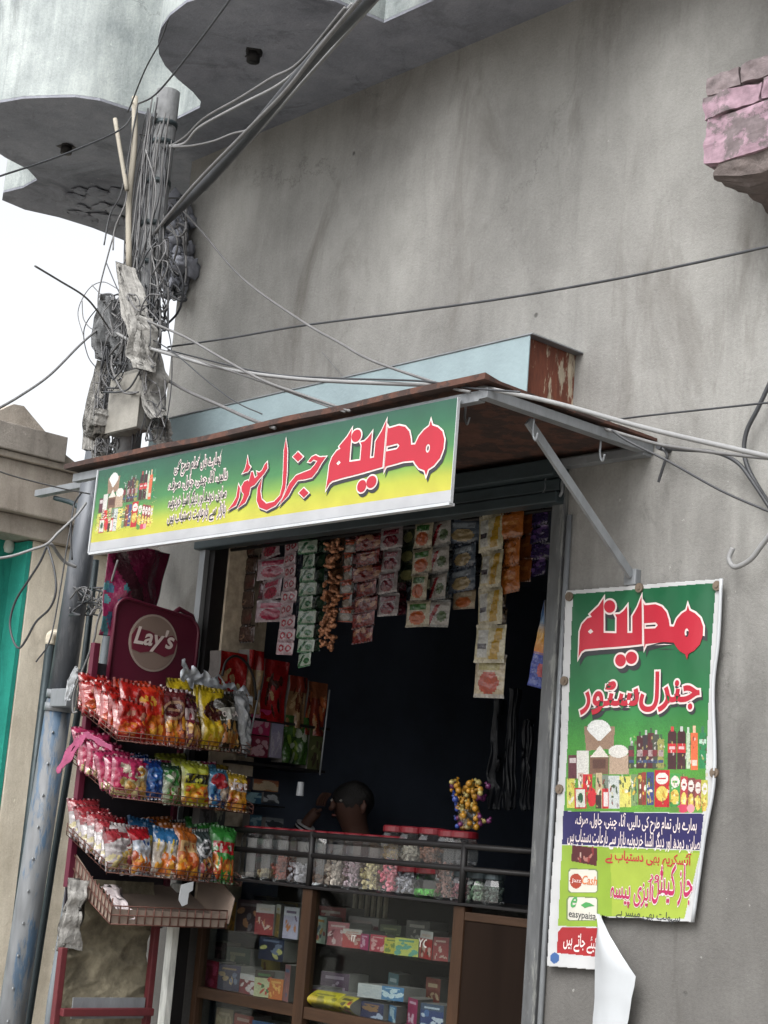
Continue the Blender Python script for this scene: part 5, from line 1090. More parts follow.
goods('biscuit_pack', 263, 287, 660, 722, [(166, 28, 32), (160, 26, 32), (190, 160, 110), (80, 40, 30)], 'dark red biscuit pack with a gold square under the hanging sachets', 'biscuit pack', gb, jag=1.5, mat=FOIL)
goods('biscuit_pack', 288, 306, 676, 728, [(156, 120, 84), (150, 60, 44), (190, 160, 120), (110, 60, 40)], 'tan biscuit pack between the red pack and the shelf end', 'biscuit pack', gb, jag=1.5, mat=FOIL)
goods('biscuit_pack', 307, 326, 682, 736, [(140, 56, 40), (150, 90, 60), (200, 110, 60), (190, 150, 110)], 'brown biscuit pack at the dark end of the shelf', 'biscuit pack', gb, jag=1.5, mat=FOIL)
gs = 'cartons on the middle side shelf'
goods('carton', 251, 271, 709, 735, [(190, 40, 100), (196, 50, 110), (226, 170, 190)], 'bright pink carton, upper of two beside the silver packet', 'carton', gs)
goods('carton', 249, 269, 736, 757, [(130, 26, 60), (140, 30, 66), (220, 180, 190)], 'dark pink carton with white print, lower of two', 'carton', gs)
goods('carton', 271, 283, 722, 758, [(176, 170, 196), (160, 156, 186), (206, 200, 214)], 'slim pale lilac carton beside the green packet', 'carton', gs)
goods('carton', 284, 308, 716, 764, [(60, 96, 40), (70, 110, 50), (120, 150, 60), (200, 210, 190)], 'green packet with a pale emblem on the middle side shelf', 'packet', gs, jag=2.5, mat=FOIL)
goods('carton', 309, 324, 728, 770, [(96, 104, 60), (86, 96, 50), (160, 160, 120), (60, 40, 30)], 'olive carton with a ring emblem at the shelf end', 'carton', gs)
gl_ = 'small things on the lower side shelf'
for k, (x0, x1, yt, yb, cols, lab) in enumerate(((200, 212, 803, 826, [(120, 122, 124), (90, 92, 96), (60, 60, 66)], 'grey booklet stack on the lower side shelf'), (214, 226, 802, 827, [(90, 94, 98), (60, 64, 68), (190, 196, 180)], 'clear box with a white label on the lower side shelf'),
   (240, 262, 792, 803, [(50, 100, 130), (40, 90, 120), (150, 190, 200)], 'flat teal blue box under the orange box'), (254, 279, 780, 791, [(190, 130, 80), (150, 90, 60), (200, 180, 150)], 'flat orange brown box at the shelf end'), (264, 280, 793, 803, [(70, 74, 80), (50, 54, 60), (190, 196, 200)], 'small grey box with pale writing'), (241, 253, 776, 789, [(60, 60, 70), (40, 44, 52), (120, 60, 50)], 'dark small box behind the orange yellow packet'), (250, 262, 815, 828, [(70, 110, 130), (60, 100, 120), (150, 180, 190)], 'tiny pale blue box just above the counter rail'), (266, 284, 818, 828, [(150, 156, 160), (120, 126, 130), (60, 64, 70)], 'white small box just above the counter rail'))):
    goods('small_box', x0, x1, yt, yb, cols, lab, 'box', gl_, depth=0.05)
shelfboard((238, 803), (285, 806), 0.006)
q = S_(300, 780, -5.7); MB().lathe([(0.014, 0), (0.017, -.06)], S_(301, 782, -5.7), 12).build('paper_cup', WHITEV, origin=q); tag(bpy.context.scene.collection.objects[-1], 'small white paper cup hanging in the dark under the side shelf', 'cup')
# ------------------------------------------------------------ sachet strips hanging from the rail
def sachet_art(kind, seed):
    a = Art(20, 22, kind[0]); r = random.Random(seed); a.rect(0, 0, 1, .10, kind[1]); a.rect(0, .92, 1, 1, kind[1])
    st_ = kind[3]
    if st_ == 'ring': a.ell(.3, .5, .17, .26, kind[2]); a.ell(.3, .5, .08, .14, kind[0]); a.ell(.72, .5, .17, .26, kind[2]); a.ell(.72, .5, .08, .14, kind[0])
    elif st_ == 'diag': a.poly([(.0, .9), (.4, .2), (.6, .2), (.2, .9)], kind[2]); a.ell(.7, .6, .2, .2, kind[4])
    elif st_ == 'ball': a.ell(.5, .65, .34, .26, kind[2]); a.rect(.15, .15, .85, .35, kind[4])
    elif st_ == 'noodle': a.rect(.1, .12, .45, .85, (206, 206, 200)); a.poly([(.5, .9), (.72, .1), (.92, .1), (.8, .9)], kind[2]); a.rect(.12, .5, .4, .62, kind[4])
    elif st_ == 'mix': a.bits(r, .05, .1, .95, .9, [kind[2], kind[4], kind[0]], 10, .08, .18)
    elif st_ == 'plain': a.rect(.2, .35, .8, .5, kind[2])
    a.a *= 0.8 + 0.3 * np.random.RandomState(seed).rand(a.h, a.w, 1); return a
def sachet_mesh(kind, w, h, seed): return packmesh('sachet', sachet_art(kind, seed), w, h, min(w, h) * 0.13, seed, None, 0.12)
STRIPS = [
 # top x0, x1, top y, bottom x0, x1, bottom y, count, kind, Y, label
 (243, 257, 540, 237, 251, 643, 6, ((92, 66, 58), (60, 48, 46), (150, 120, 100), 'mix', (110, 40, 40)), 0.16, 'dim brown sachet strip nearest the cream door leaf'),
 (258, 284, 537, 262, 281, 622, 4, ((196, 170, 180), (206, 190, 196), (180, 40, 80), 'ball', (190, 60, 96)), 0.12, 'strip of wide pink and white sachets'),
 (284, 297, 540, 279, 292, 655, 9, ((214, 190, 196), (206, 170, 180), (186, 34, 60), 'ring', (0, 0, 0)), 0.06, 'long strip of white sachets with pairs of red rings'),
 (297, 303, 540, 296, 301, 618, 6, ((120, 134, 160), (90, 100, 130), (190, 196, 206), 'mix', (60, 70, 110)), 0.10, 'thin pale blue strip behind the green and white one'),
 (303, 315, 540, 297, 311, 667, 9, ((190, 206, 190), (60, 130, 80), (40, 110, 66), 'diag', (50, 120, 70)), 0.05, 'longest strip of green and white sachets'),
 (316, 324, 540, 312, 320, 652, 8, ((70, 110, 84), (40, 80, 56), (170, 190, 170), 'diag', (120, 150, 120)), 0.10, 'narrow dark green sachet strip'),
 (344, 354, 540, 339, 350, 622, 6, ((120, 118, 112), (190, 76, 44), (180, 170, 160), 'ball', (200, 90, 50)), 0.07, 'grey strip with orange bands'),
 (359, 381, 535, 353, 372, 643, 7, ((124, 30, 30), (96, 24, 28), (190, 140, 110), 'mix', (150, 60, 50)), 0.05, 'broad dark red sachet strip'),
 (385, 402, 527, 379, 395, 616, 4, ((150, 140, 142), (196, 190, 192), (120, 26, 46), 'ball', (120, 30, 50)), 0.05, 'strip of silver sachets with maroon prints'),
 (402, 416, 525, 399, 413, 582, 3, ((76, 84, 62), (60, 70, 52), (150, 150, 100), 'ball', (40, 60, 46)), 0.09, 'short dark olive sachet strip'),
 (398, 407, 580, 396, 404, 615, 3, ((110, 36, 56), (90, 30, 46), (160, 140, 146), 'mix', (70, 30, 40)), 0.12, 'short maroon strip end below the olive one'),
 (417, 433, 522, 408, 425, 627, 4, ((196, 186, 160), (170, 160, 140), (196, 96, 44), 'ball', (70, 120, 60)), 0.04, 'strip of cream sachets with an orange and green picture'),
 (434, 452, 520, 427, 446, 627, 4, ((180, 176, 170), (150, 150, 148), (150, 36, 46), 'diag', (90, 110, 70)), 0.05, 'strip of grey sachets with a red stripe'),
 (453, 477, 520, 450, 472, 592, 3, ((96, 108, 122), (70, 80, 96), (170, 150, 110), 'ball', (150, 160, 170)), 0.06, 'wide blue grey sachet strip'),
 (455, 472, 570, 454, 471, 609, 2, ((190, 170, 140), (160, 140, 120), (200, 110, 60), 'ball', (200, 190, 170)), 0.09, 'cream strip end showing below the blue grey one'),
 (483, 502, 515, 478, 500, 663, 4, ((206, 196, 160), (214, 206, 180), (190, 150, 40), 'noodle', (60, 50, 60)), 0.03, 'long strip of large cream noodle sachets'),
 (482, 502, 655, 478, 500, 698, 1, ((206, 190, 160), (196, 190, 180), (186, 70, 40), 'ball', (190, 180, 120)), 0.06, 'last cream sachet with an orange picture below the noodle strip'),
 (504, 522, 512, 501, 519, 593, 3, ((186, 106, 40), (160, 90, 36), (200, 130, 60), 'plain', (0, 0, 0)), 0.03, 'strip of plain orange sachets'),
 (522, 532, 512, 519, 529, 582, 3, ((140, 78, 36), (120, 66, 30), (160, 100, 50), 'plain', (0, 0, 0)), 0.08, 'darker orange strip behind the plain orange one'),
 (534, 548, 510, 531, 545, 576, 4, ((60, 46, 92), (44, 34, 70), (120, 90, 150), 'mix', (90, 60, 120)), 0.08, 'dark purple sachet strip next to the door post'),
]
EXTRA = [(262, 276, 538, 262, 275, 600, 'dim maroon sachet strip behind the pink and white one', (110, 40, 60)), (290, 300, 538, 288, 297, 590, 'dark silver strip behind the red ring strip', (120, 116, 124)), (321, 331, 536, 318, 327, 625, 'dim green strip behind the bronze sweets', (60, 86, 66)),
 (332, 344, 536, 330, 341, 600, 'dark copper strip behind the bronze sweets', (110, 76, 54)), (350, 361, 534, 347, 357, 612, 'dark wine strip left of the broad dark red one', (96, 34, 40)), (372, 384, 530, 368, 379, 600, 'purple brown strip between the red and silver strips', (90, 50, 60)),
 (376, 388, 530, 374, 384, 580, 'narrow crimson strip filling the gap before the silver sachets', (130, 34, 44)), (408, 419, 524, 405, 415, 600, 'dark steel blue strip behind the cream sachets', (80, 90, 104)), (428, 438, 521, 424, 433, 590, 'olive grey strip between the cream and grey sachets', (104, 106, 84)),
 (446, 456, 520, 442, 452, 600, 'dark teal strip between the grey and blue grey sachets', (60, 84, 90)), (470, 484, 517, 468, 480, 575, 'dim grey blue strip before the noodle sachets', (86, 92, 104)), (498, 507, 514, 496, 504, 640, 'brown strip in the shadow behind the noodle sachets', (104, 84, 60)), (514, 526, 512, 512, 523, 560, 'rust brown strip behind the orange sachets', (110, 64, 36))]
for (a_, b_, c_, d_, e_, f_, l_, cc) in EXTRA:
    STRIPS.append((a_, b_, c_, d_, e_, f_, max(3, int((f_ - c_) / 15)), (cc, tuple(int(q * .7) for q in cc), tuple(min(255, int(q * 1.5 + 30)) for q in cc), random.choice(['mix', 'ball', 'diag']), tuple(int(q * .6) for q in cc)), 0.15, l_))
random.seed(31)
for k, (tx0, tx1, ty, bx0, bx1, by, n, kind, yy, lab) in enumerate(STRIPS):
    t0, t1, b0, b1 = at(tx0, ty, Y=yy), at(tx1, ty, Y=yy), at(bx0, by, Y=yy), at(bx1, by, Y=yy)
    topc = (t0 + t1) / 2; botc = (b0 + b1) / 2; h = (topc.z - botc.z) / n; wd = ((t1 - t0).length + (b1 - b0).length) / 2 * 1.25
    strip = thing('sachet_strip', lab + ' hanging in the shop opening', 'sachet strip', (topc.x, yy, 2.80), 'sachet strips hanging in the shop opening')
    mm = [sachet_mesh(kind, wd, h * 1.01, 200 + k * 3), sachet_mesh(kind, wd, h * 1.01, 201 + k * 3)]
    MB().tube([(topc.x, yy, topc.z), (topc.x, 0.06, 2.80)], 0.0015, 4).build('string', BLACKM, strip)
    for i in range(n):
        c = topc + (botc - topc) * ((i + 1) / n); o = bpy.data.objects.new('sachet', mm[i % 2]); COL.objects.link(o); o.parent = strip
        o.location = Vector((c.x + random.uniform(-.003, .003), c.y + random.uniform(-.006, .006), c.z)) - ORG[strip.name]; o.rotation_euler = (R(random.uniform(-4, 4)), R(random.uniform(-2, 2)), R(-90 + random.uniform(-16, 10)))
# garland of small twisted sweets
gd = thing('sweet_garland', 'garland of small bronze twist-wrapped sweets between the sachet strips', 'sweet garland', at(335, 545, Y=0.06))
br = plain('bronze_wrapper', C(150, 104, 76), 0.3, 0.3, 0.5, 40); sm = MB().lathe([(0.0015, -.02), (0.008, -.014), (0.003, -.010), (0.009, -.006), (0.010, 0), (0.009, .006), (0.003, .010), (0.008, .014), (0.0015, .02)], (0, 0, 0), 8).mesh('sweet', br, True)
for k in range(90):
    t = random.random(); px = 336 - 9 * t + random.uniform(-9, 9) * (1 - .35 * t); py = 542 + 106 * t
    o = bpy.data.objects.new('sweet', sm); COL.objects.link(o); o.parent = gd; o.location = at(px, py, Y=0.06 + random.uniform(-.02, .03)) - ORG[gd.name]; o.rotation_euler = (random.uniform(0, 3), random.uniform(0, 3), random.uniform(0, 3))
# blue and yellow bag by the post
P = [at(*p, Y=0.02) for p in ((544, 600), (545, 690), (527, 685), (537, 640))]
art = Art(14, 40, (30, 60, 150)).grad([(0, (30, 60, 130)), (.25, (60, 110, 150)), (.4, (226, 170, 50)), (.6, (214, 130, 50)), (.62, (40, 60, 160)), (1, (40, 70, 170))]); art.ell(.6, .8, .25, .08, (190, 70, 80))
def qp(u, v):
    l_ = P[0].lerp(P[2], v) if v > 0 else P[0]; r_ = P[0].lerp(P[1], v); q = l_.lerp(r_, u); return (q.x, q.y + 0.01 * math.sin(u * 3) + 0.004 * noise.noise(Vector((u * 3, v * 6, 0))), q.z)
tag(link('hanging_bag', artmesh('hanging_bag', art, qp, FOIL, back=(0, 0.003, 0)), None, P[0]), 'blue and yellow printed bag hanging flat against the door post', 'bag')
# black plastic bags hanging in the dark
bp2 = plain('black_plastic_film', C(14, 16, 20), 0.35, 0, 0.2, 10, 0.6, 14, spec=0.12)
for k, (px, py, h) in enumerate(((503, 700, 110), (518, 690, 120), (533, 720, 90))):
    o = rag('plastic_bag', [(px, py), (px - 2, py + h * .4), (px - 4, py + h * .75), (px - 5, py + h)], (0.006, 0.016, 0.018, 0.010), 0.35 + 0.05 * k, ('black plastic bag hanging deep in the shop, ' + ORD[k] + ' of three counted from the noodle strip'), 30 + k * 2.3, bp2, 'black plastic bags hanging in the shop', 'plastic bag', 0.03, 0.9)

# ------------------------------------------------------------ counter
YC = 0.08
K = lambda px, py, y=YC: at(px, py, Y=y)
ct = thing('shop_counter', 'glazed wooden shop counter with two display cases and a plain panel', 'counter', (-4.9, YC, 0.22))
xl, xm, xr_, xe = -5.88, -5.175, -4.33, -3.91; ztop = 1.385; zsh = 0.925
for b_ in ((xl, xl + .035, YC, YC + .04, .55, ztop - .012), (xm - .03, xm + .03, YC - 0.004, YC + .04, .55, ztop - .012), (xr_ - .025, xr_ + .03, YC - .002, YC + .04, .55, ztop - .012)): MB().box(*b_).build('corner_post', WOOD, ct, bevel=0.003)
for b_ in ((xl + .036, xm - .031, YC + .002, YC + .038, zsh - .045, zsh), (xm + .031, xr_ - .026, YC + .002, YC + .038, zsh - .045, zsh), (xl, xr_, YC + .002, YC + .038, .50, .549), (xr_ + .031, xe, YC, YC + .03, ztop - .06, ztop - .03)): MB().box(*b_).build('cross_rail', WOODH, ct, bevel=0.003)
MB().box(xl, xe, YC - .015, 0.55, ztop - .010, ztop).build('counter_top', BLACKM, ct, bevel=0.002)
MB().box(xr_ + .031, xe, YC + .005, YC + .025, .5, ztop - .061).build('side_panel', DARKWOOD, ct)
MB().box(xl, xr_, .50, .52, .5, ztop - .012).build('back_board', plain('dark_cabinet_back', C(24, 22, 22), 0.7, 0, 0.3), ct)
MB().box(xl, xr_, YC + .045, .49, zsh - .02, zsh - .006).build('inner_shelf', WOODH, ct)
gz = MB(); gz.box(xl + .036, xm - .031, YC + .050, .44, 1.155, 1.161); gz.box(xm + .031, xr_ - .026, YC + .050, .44, 1.155, 1.161); gz.build('glass_shelf', GLASS, ct)
gz = MB(); gz.box(xl + .036, xm - .031, YC + .02, YC + .024, zsh + .001, ztop - .013); gz.box(xm + .031, xr_ - .026, YC + .02, YC + .024, zsh + .001, ztop - .013); gz.box(xl + .036, xr_ - .026, YC + .02, YC + .024, .55, zsh - .046); gz.build('glass_pane', GLASS, ct)
# guard rails over the counter
gr = MB()
for z, r_ in ((1.585, .012), (1.505, .011)): gr.tube([(xl, YC - .005, z), (xr_ + .02, YC - .005, z), (xe, YC + .10, z)], r_, 8)
for x in (-5.17, -4.315): gr.tube([(x, YC - .005, ztop), (x, YC - .005, 1.60)], 0.013, 8)
gr.tube([(-3.95, YC + .1, ztop), (-3.95, YC + .1, 1.59)], 0.01, 8)
gr.build('guard_rail', BLACKM, ct, smooth=True)
sl_ = MB()
for k in range(6): x = at(352 + k * 6.2, 900, Y=.48).x; sl_.box(x, x + .014, .485, .498, 1.20, ztop - .02)
sl_.build('pale_slats', CREAM, ct)

def cbox(name, x0, x1, yt, yb, cols, label, cat='carton', group=None, y=0.2, depth=0.10, txt=None, round_=False, base=None, mat=CARDP):
    p0, p1 = K(x0, (yt + yb) / 2, y), K(x1, (yt + yb) / 2, y); z1_ = K((x0 + x1) / 2, yt, y).z; z0_ = K((x0 + x1) / 2, yb, y).z
    if base is not None: z1_ += base - z0_; z0_ = base
    a = Art(max(8, int((x1 - x0) * 1.6)), max(8, int((yb - yt) * 1.6)), cols[0]); r = random.Random(int(x0 * 3 + yt)); a.rect(0, 0, 1, .28, cols[1]); a.bits(r, .12, .3, .88, .88, cols[2:], 8, .07, .18); a.rect(.15, .12, .8, .2, cols[2])
    a.a *= 0.85 + 0.25 * np.random.RandomState(int(x0)).rand(a.h, a.w, 1)
    if round_: pos = lambda u, v: (p0.x + (p1.x - p0.x) * u, y - depth * .5 * math.sin(math.pi * v) , z1_ + (z0_ - z1_) * v)
    else: pos = lambda u, v: (p0.x + (p1.x - p0.x) * u, y, z1_ + (z0_ - z1_) * v)
    dzz = random.uniform(-.05, .05); pos0 = pos; pos = lambda u, v: (pos0(u, v)[0], pos0(u, v)[1] + (u - .5) * dzz, pos0(u, v)[2])
    me = artmesh(name, a, pos, mat, back=(dzz * .6, depth, 0), smooth=False)
    o = tag(link(name, me, None, ((p0.x + p1.x) / 2, y + depth / 2, z0_)), label, cat, group)
    if txt:
        w_ = (p1.x - p0.x) * .8; V, Fc = font2d(txt, .02, .1, False, (w_, None)); mb = MB().add([(p0.x + (p1.x - p0.x) * .1 + vx, y - .0015, (z0_ + z1_) / 2 + vz - .01) for vx, vz in V], Fc); mb.build('lettering', INKWHITE, o)
    return o
gL1, gL2, gR1, gR2, gL3 = 'cartons on the glass shelf of the case nearest the rack', 'cartons on the wooden shelf of the case nearest the rack', 'cartons on the glass shelf of the case beside the plain panel', 'cartons on the wooden shelf of the case beside the plain panel', 'packets at the bottom of the case nearest the rack'
for (x0, x1, yt, yb, cols, lab) in (
 (220, 238, 908, 937, [(190, 136, 40), (200, 146, 50), (120, 80, 40), (90, 100, 70)], 'mustard yellow carton beside the cardboard tray'),
 (239, 257, 908, 941, [(60, 34, 48), (70, 40, 54), (120, 110, 120), (196, 140, 100)], 'dark plum carton with a grey ring'),
 (258, 270, 910, 941, [(150, 30, 40), (206, 196, 196), (210, 190, 180), (196, 130, 90)], 'red carton with a white flap, left of the olive one'),
 (271, 283, 910, 943, [(110, 96, 50), (206, 206, 200), (196, 170, 90)], 'olive carton with a white flap'),
 (284, 297, 912, 944, [(186, 180, 206), (206, 206, 216), (96, 70, 110), (196, 120, 60)], 'lilac and orange carton against the middle post')):
    cbox('carton', x0, x1, yt, yb, cols, lab, 'carton', gL1, 0.2, base=1.162)
for (x0, x1, yt, yb, cols, lab) in (
 (199, 220, 961, 988, [(150, 22, 56), (160, 28, 62), (206, 80, 120)], 'crimson carton at the outer end of the wooden shelf'),
 (221, 237, 966, 992, [(56, 50, 84), (70, 60, 100), (190, 160, 120), (120, 130, 160)], 'dark blue and tan carton beside the crimson one'),
 (238, 257, 976, 996, [(130, 24, 40), (206, 202, 204), (210, 200, 200)], 'maroon carton with a white flap on the wooden shelf'),
 (258, 270, 971, 998, [(190, 190, 150), (60, 40, 36), (70, 110, 60), (190, 60, 50)], 'striped carton with a green square'),
 (271, 281, 978, 999, [(196, 104, 44), (206, 120, 54), (226, 170, 90)], 'small orange carton with a round top'),
 (282, 292, 962, 999, [(160, 110, 112), (150, 100, 104), (70, 110, 150), (190, 150, 150)], 'tall pinkish carton next to the middle post')):
    cbox('carton', x0, x1, yt, yb, cols, lab, 'carton', gL2, 0.16, base=zsh - .005)
cbox('packet', 258, 283, 947, 970, [(34, 40, 70), (40, 50, 84), (120, 130, 160), (196, 190, 120)], 'dark blue packet lying on the striped carton', 'packet', None, 0.20, base=1.065)
for (x0, x1, yt, yb, cols, lab) in ((216, 232, 1004, 1040, [(150, 130, 100), (140, 120, 96), (196, 180, 150)], 'tan packet under the wooden shelf rail'), (233, 254, 1006, 1040, [(150, 50, 44), (160, 60, 50), (206, 180, 170), (60, 80, 150)], 'red patterned packet under the wooden shelf rail'), (255, 285, 1012, 1044, [(50, 100, 160), (60, 110, 170), (200, 210, 220), (180, 60, 60)], 'blue packet under the wooden shelf rail')):
    cbox('packet', x0, x1, yt, yb, cols, lab, 'packet', gL3, 0.18, base=0.70)
for (x0, x1, yt, yb, cols, lab, tx) in (
 (311, 329, 921, 948, [(190, 206, 190), (180, 210, 200), (206, 150, 70), (70, 90, 110), (170, 70, 80)], 'white carton with cartoon-coloured spots', None),
 (331, 345, 924, 948, [(170, 90, 100), (190, 110, 120), (214, 190, 190), (120, 30, 50)], 'pink striped carton beside the spotted white one', None),
 (346, 357, 935, 954, [(180, 36, 40), (206, 196, 190), (206, 160, 150)], 'red carton with a white lid edge', 'KIT'),
 (358, 370, 940, 956, [(170, 40, 100), (176, 50, 110), (230, 190, 210)], 'magenta carton between the two red ones', None),
 (371, 384, 942, 959, [(176, 30, 60), (186, 40, 70), (214, 160, 160)], 'crimson pink carton before the yellow ones', None),
 (385, 397, 943, 959, [(196, 186, 60), (206, 196, 70), (120, 140, 60)], 'yellow carton with a green spot', None),
 (398, 414, 946, 964, [(200, 204, 90), (206, 210, 90), (90, 160, 140)], 'lime yellow carton with a teal spot', None),
 (416, 435, 938, 966, [(170, 36, 40), (206, 204, 204), (206, 180, 170), (80, 40, 36)], 'red carton with white top and white print', 'YOS'),
 (436, 445, 942, 966, [(150, 34, 38), (140, 30, 36), (190, 160, 150)], 'narrow red carton against the panel post', None)):
    cbox('carton', x0, x1, yt, yb, cols, lab, 'carton', gR1, 0.2, base=1.162, txt=tx)
for (x0, x1, yt, yb, cols, lab, rd) in (
 (305, 318, 983, 1004, [(110, 40, 80), (150, 140, 150), (170, 90, 130)], 'purple carton beside the middle post', False),
 (319, 344, 991, 1010, [(214, 196, 40), (220, 204, 50), (150, 140, 50), (190, 170, 40)], 'bright yellow roll lying on its side', True),
 (345, 360, 993, 1011, [(196, 180, 50), (206, 190, 60), (90, 80, 40), (170, 60, 40)], 'yellow packet with dark lettering beside the yellow roll', True),
 (361, 383, 1004, 1020, [(36, 40, 84), (40, 46, 92), (150, 110, 70), (180, 190, 214)], 'navy carton under the white one', False),
 (384, 401, 1004, 1021, [(50, 110, 160), (60, 120, 170), (190, 214, 226)], 'lower of two stacked sky blue cartons', False),
 (404, 421, 996, 1024, [(160, 30, 90), (170, 36, 96), (226, 190, 210)], 'tall magenta carton with pale print', False),
 (422, 442, 1000, 1026, [(36, 56, 120), (60, 80, 110), (200, 210, 226), (70, 110, 170)], 'blue carton with a pale ring beside the magenta one', False)):
    cbox('carton', x0, x1, yt, yb, cols, lab, 'carton', gR2, 0.15, round_=rd, base=zsh - .005)
cbox('carton', 361, 383, 989, 1003, [(190, 192, 196), (196, 198, 200), (180, 184, 190)], 'plain white carton stacked on the navy one', 'carton', gR2, 0.15, base=zsh - .005 + .073)
cbox('carton', 384, 401, 989, 1003, [(60, 120, 170), (70, 130, 180), (200, 220, 230)], 'upper of two stacked sky blue cartons', 'carton', gR2, 0.15, base=zsh - .005 + .078)

gq = 'cartons stacked behind the front rows in the glass cases'
for (x0, x1, yt, yb, cols, lab, bz, y) in (
 (222, 240, 0, 26, [(110, 50, 40), (120, 60, 50), (190, 160, 130)], 'rust brown carton behind the mustard one', 1.162, .33), (246, 262, 0, 36, [(60, 70, 100), (70, 80, 110), (170, 170, 180)], 'tall slate blue carton behind the plum one', 1.162, .33), (270, 292, 0, 34, [(150, 130, 90), (160, 140, 100), (90, 60, 40)], 'wide tan carton behind the lilac one', 1.162, .33),
 (206, 224, 0, 42, [(90, 40, 60), (100, 50, 70), (190, 150, 160)], 'tall plum carton behind the crimson one', .92, .30), (228, 246, 0, 40, [(60, 96, 80), (70, 106, 90), (190, 190, 150)], 'tall green carton behind the dark blue and tan one', .92, .30), (262, 278, 0, 46, [(140, 120, 60), (150, 130, 70), (90, 50, 40)], 'tall ochre carton behind the striped one', .92, .30),
 (316, 338, 0, 36, [(150, 60, 60), (170, 80, 80), (206, 190, 180)], 'red striped carton behind the spotted white one', 1.162, .33), (348, 372, 0, 30, [(120, 40, 60), (180, 170, 170), (206, 180, 180)], 'maroon and white carton behind the magenta one', 1.162, .33), (380, 396, 0, 26, [(90, 96, 60), (100, 106, 70), (170, 170, 120)], 'moss green carton behind the yellow one', 1.162, .33), (406, 424, 0, 34, [(90, 80, 76), (100, 90, 86), (190, 180, 170)], 'grey brown carton behind the lime yellow one', 1.162, .33),
 (326, 346, 0, 34, [(90, 60, 90), (100, 70, 100), (180, 160, 180)], 'mauve carton behind the bright yellow roll', .92, .28), (386, 402, 0, 44, [(80, 110, 120), (90, 120, 130), (190, 200, 206)], 'tall teal grey carton behind the sky blue ones', .92, .28), (426, 442, 0, 46, [(130, 60, 50), (140, 70, 60), (206, 180, 150)], 'tall brick red carton behind the blue ringed one', .92, .30)):
    z1_ = K(x0, 950, y).z; z2_ = K(x0, 950 + yb, y).z
    cbox('carton', x0, x1, 950, 950 + yb, cols, lab, 'carton', gq, y, 0.08, base=bz)
# ------------------------------------------------------------ jars on the counter
def content(seed, cols): 
    return plain('jar_filling_%d' % seed, C(*cols[0]), 0.5, 0, 0.3, 60, 0.5, 60, col2=C(*cols[1]))
def jar(x0, x1, z0, z1, y, cols, fill, label, lid=True, grp='clear plastic jars with red lids on the counter', px_y=860, lidc=None):
    a, b = at(x0, px_y, Y=y), at(x1, px_y, Y=y); xc = (a.x + b.x) / 2; w_ = (b.x - a.x) * .48; h = z1 - z0
    t = thing('sweet_jar', label, 'jar', (xc, y + w_, z0), grp)
    k = 1.0
    prof = [(w_ * 1.15, 0), (w_ * 1.25, .008), (w_ * 1.25, h - .05), (w_ * 1.0, h - .028), (w_ * 1.0, h - .02)]
    MB().lathe(prof, (xc, y + w_, z0 + .001), 8, 1, 1).build('jar_body', PLASTIC, t, smooth=False, bevel=0)
    if fill > 0:
        nb = MB(); rr = random.Random(int(x0 * 10)); 
        for q in range(int(40 + 110 * fill)):
            rock(nb, (xc + rr.uniform(-.75, .75) * w_, y + w_ + rr.uniform(-.8, .8) * w_, z0 + .015 + rr.uniform(0, 1) * (h * fill - .02)), w_ * .2, 1, 1, q, 0.7, 6, 4)
        nb.build('sweets', content(int(x0 * 10 + z0 * 100), cols), t, smooth=False)
    if lid: MB().lathe([(w_ * 1.05, 0), (w_ * 1.12, .003), (w_ * 1.12, .022), (w_ * 1.0, .026)], (xc, y + w_, z0 + h - .026), 20).build('lid', lidc or REDLID, t, smooth=False)
    return t
JL = [(236, 251, (110, 106, 100), (70, 66, 60), .15, 'nearly empty jar at the rack end'), (252, 266, (150, 140, 110), (90, 80, 60), .3, 'jar a third full of pale wafers'), (267, 281, (150, 70, 50), (90, 40, 34), .65, 'jar of brown sweets'), (283, 303, (190, 190, 196), (90, 90, 96), .5, 'jar with a white printed packet inside'),
      (308, 320, (120, 90, 70), (70, 54, 44), .3, 'jar with a little brown filling just past the rail post'), (321, 337, (206, 196, 180), (120, 104, 96), .7, 'jar of white and tan sweets'), (338, 354, (196, 180, 186), (120, 90, 100), .7, 'jar of pale pink sweets'), (356, 373, (206, 196, 150), (160, 146, 110), .75, 'jar of cream coloured sticks'),
      (374, 391, (190, 50, 80), (220, 160, 170), .8, 'jar of bright pink sweets'), (393, 410, (180, 180, 186), (70, 70, 80), .8, 'jar of white and black sweets'), (412, 431, (110, 200, 90), (60, 140, 60), .28, 'jar with green sweets at the bottom'), (432, 448, (140, 106, 96), (100, 74, 70), .55, 'jar of dull brown sweets'), (451, 463, (150, 90, 100), (100, 60, 70), .6, 'jar of dull pink sweets past the corner post'), (465, 480, (130, 160, 130), (60, 80, 66), .7, 'jar of green and white sweets near the dark end'), (482, 496, (90, 104, 96), (50, 60, 56), .6, 'dim jar with a pale label near the dark end')]
for (x0, x1, c1, c2, fl, lab) in JL:
    hi = 1.604 if x0 < 375 else 1.50
    jar(x0, x1, ztop + .001, hi if x0 < 432 or x0 > 450 else 1.64, YC + .03, (c1, c2), fl * (0.75 if x0 < 375 else 1), lab + ' in the lower jar row', True, px_y=870, lidc=None if x0 < 450 else DARKSTEEL)
for (x0, x1, c1, c2, lab) in ((379, 395, (206, 170, 60), (120, 90, 40), 'upper jar of yellow sweets'), (396, 413, (190, 186, 170), (110, 104, 90), 'upper jar of white sweets beside the yellow one'), (415, 433, (150, 104, 80), (90, 60, 50), 'upper jar of brown sweets')):
    jar(x0, x1, 1.505, 1.645, YC + .06, (c1, c2), .5, lab + ' in the second layer', True, px_y=835)
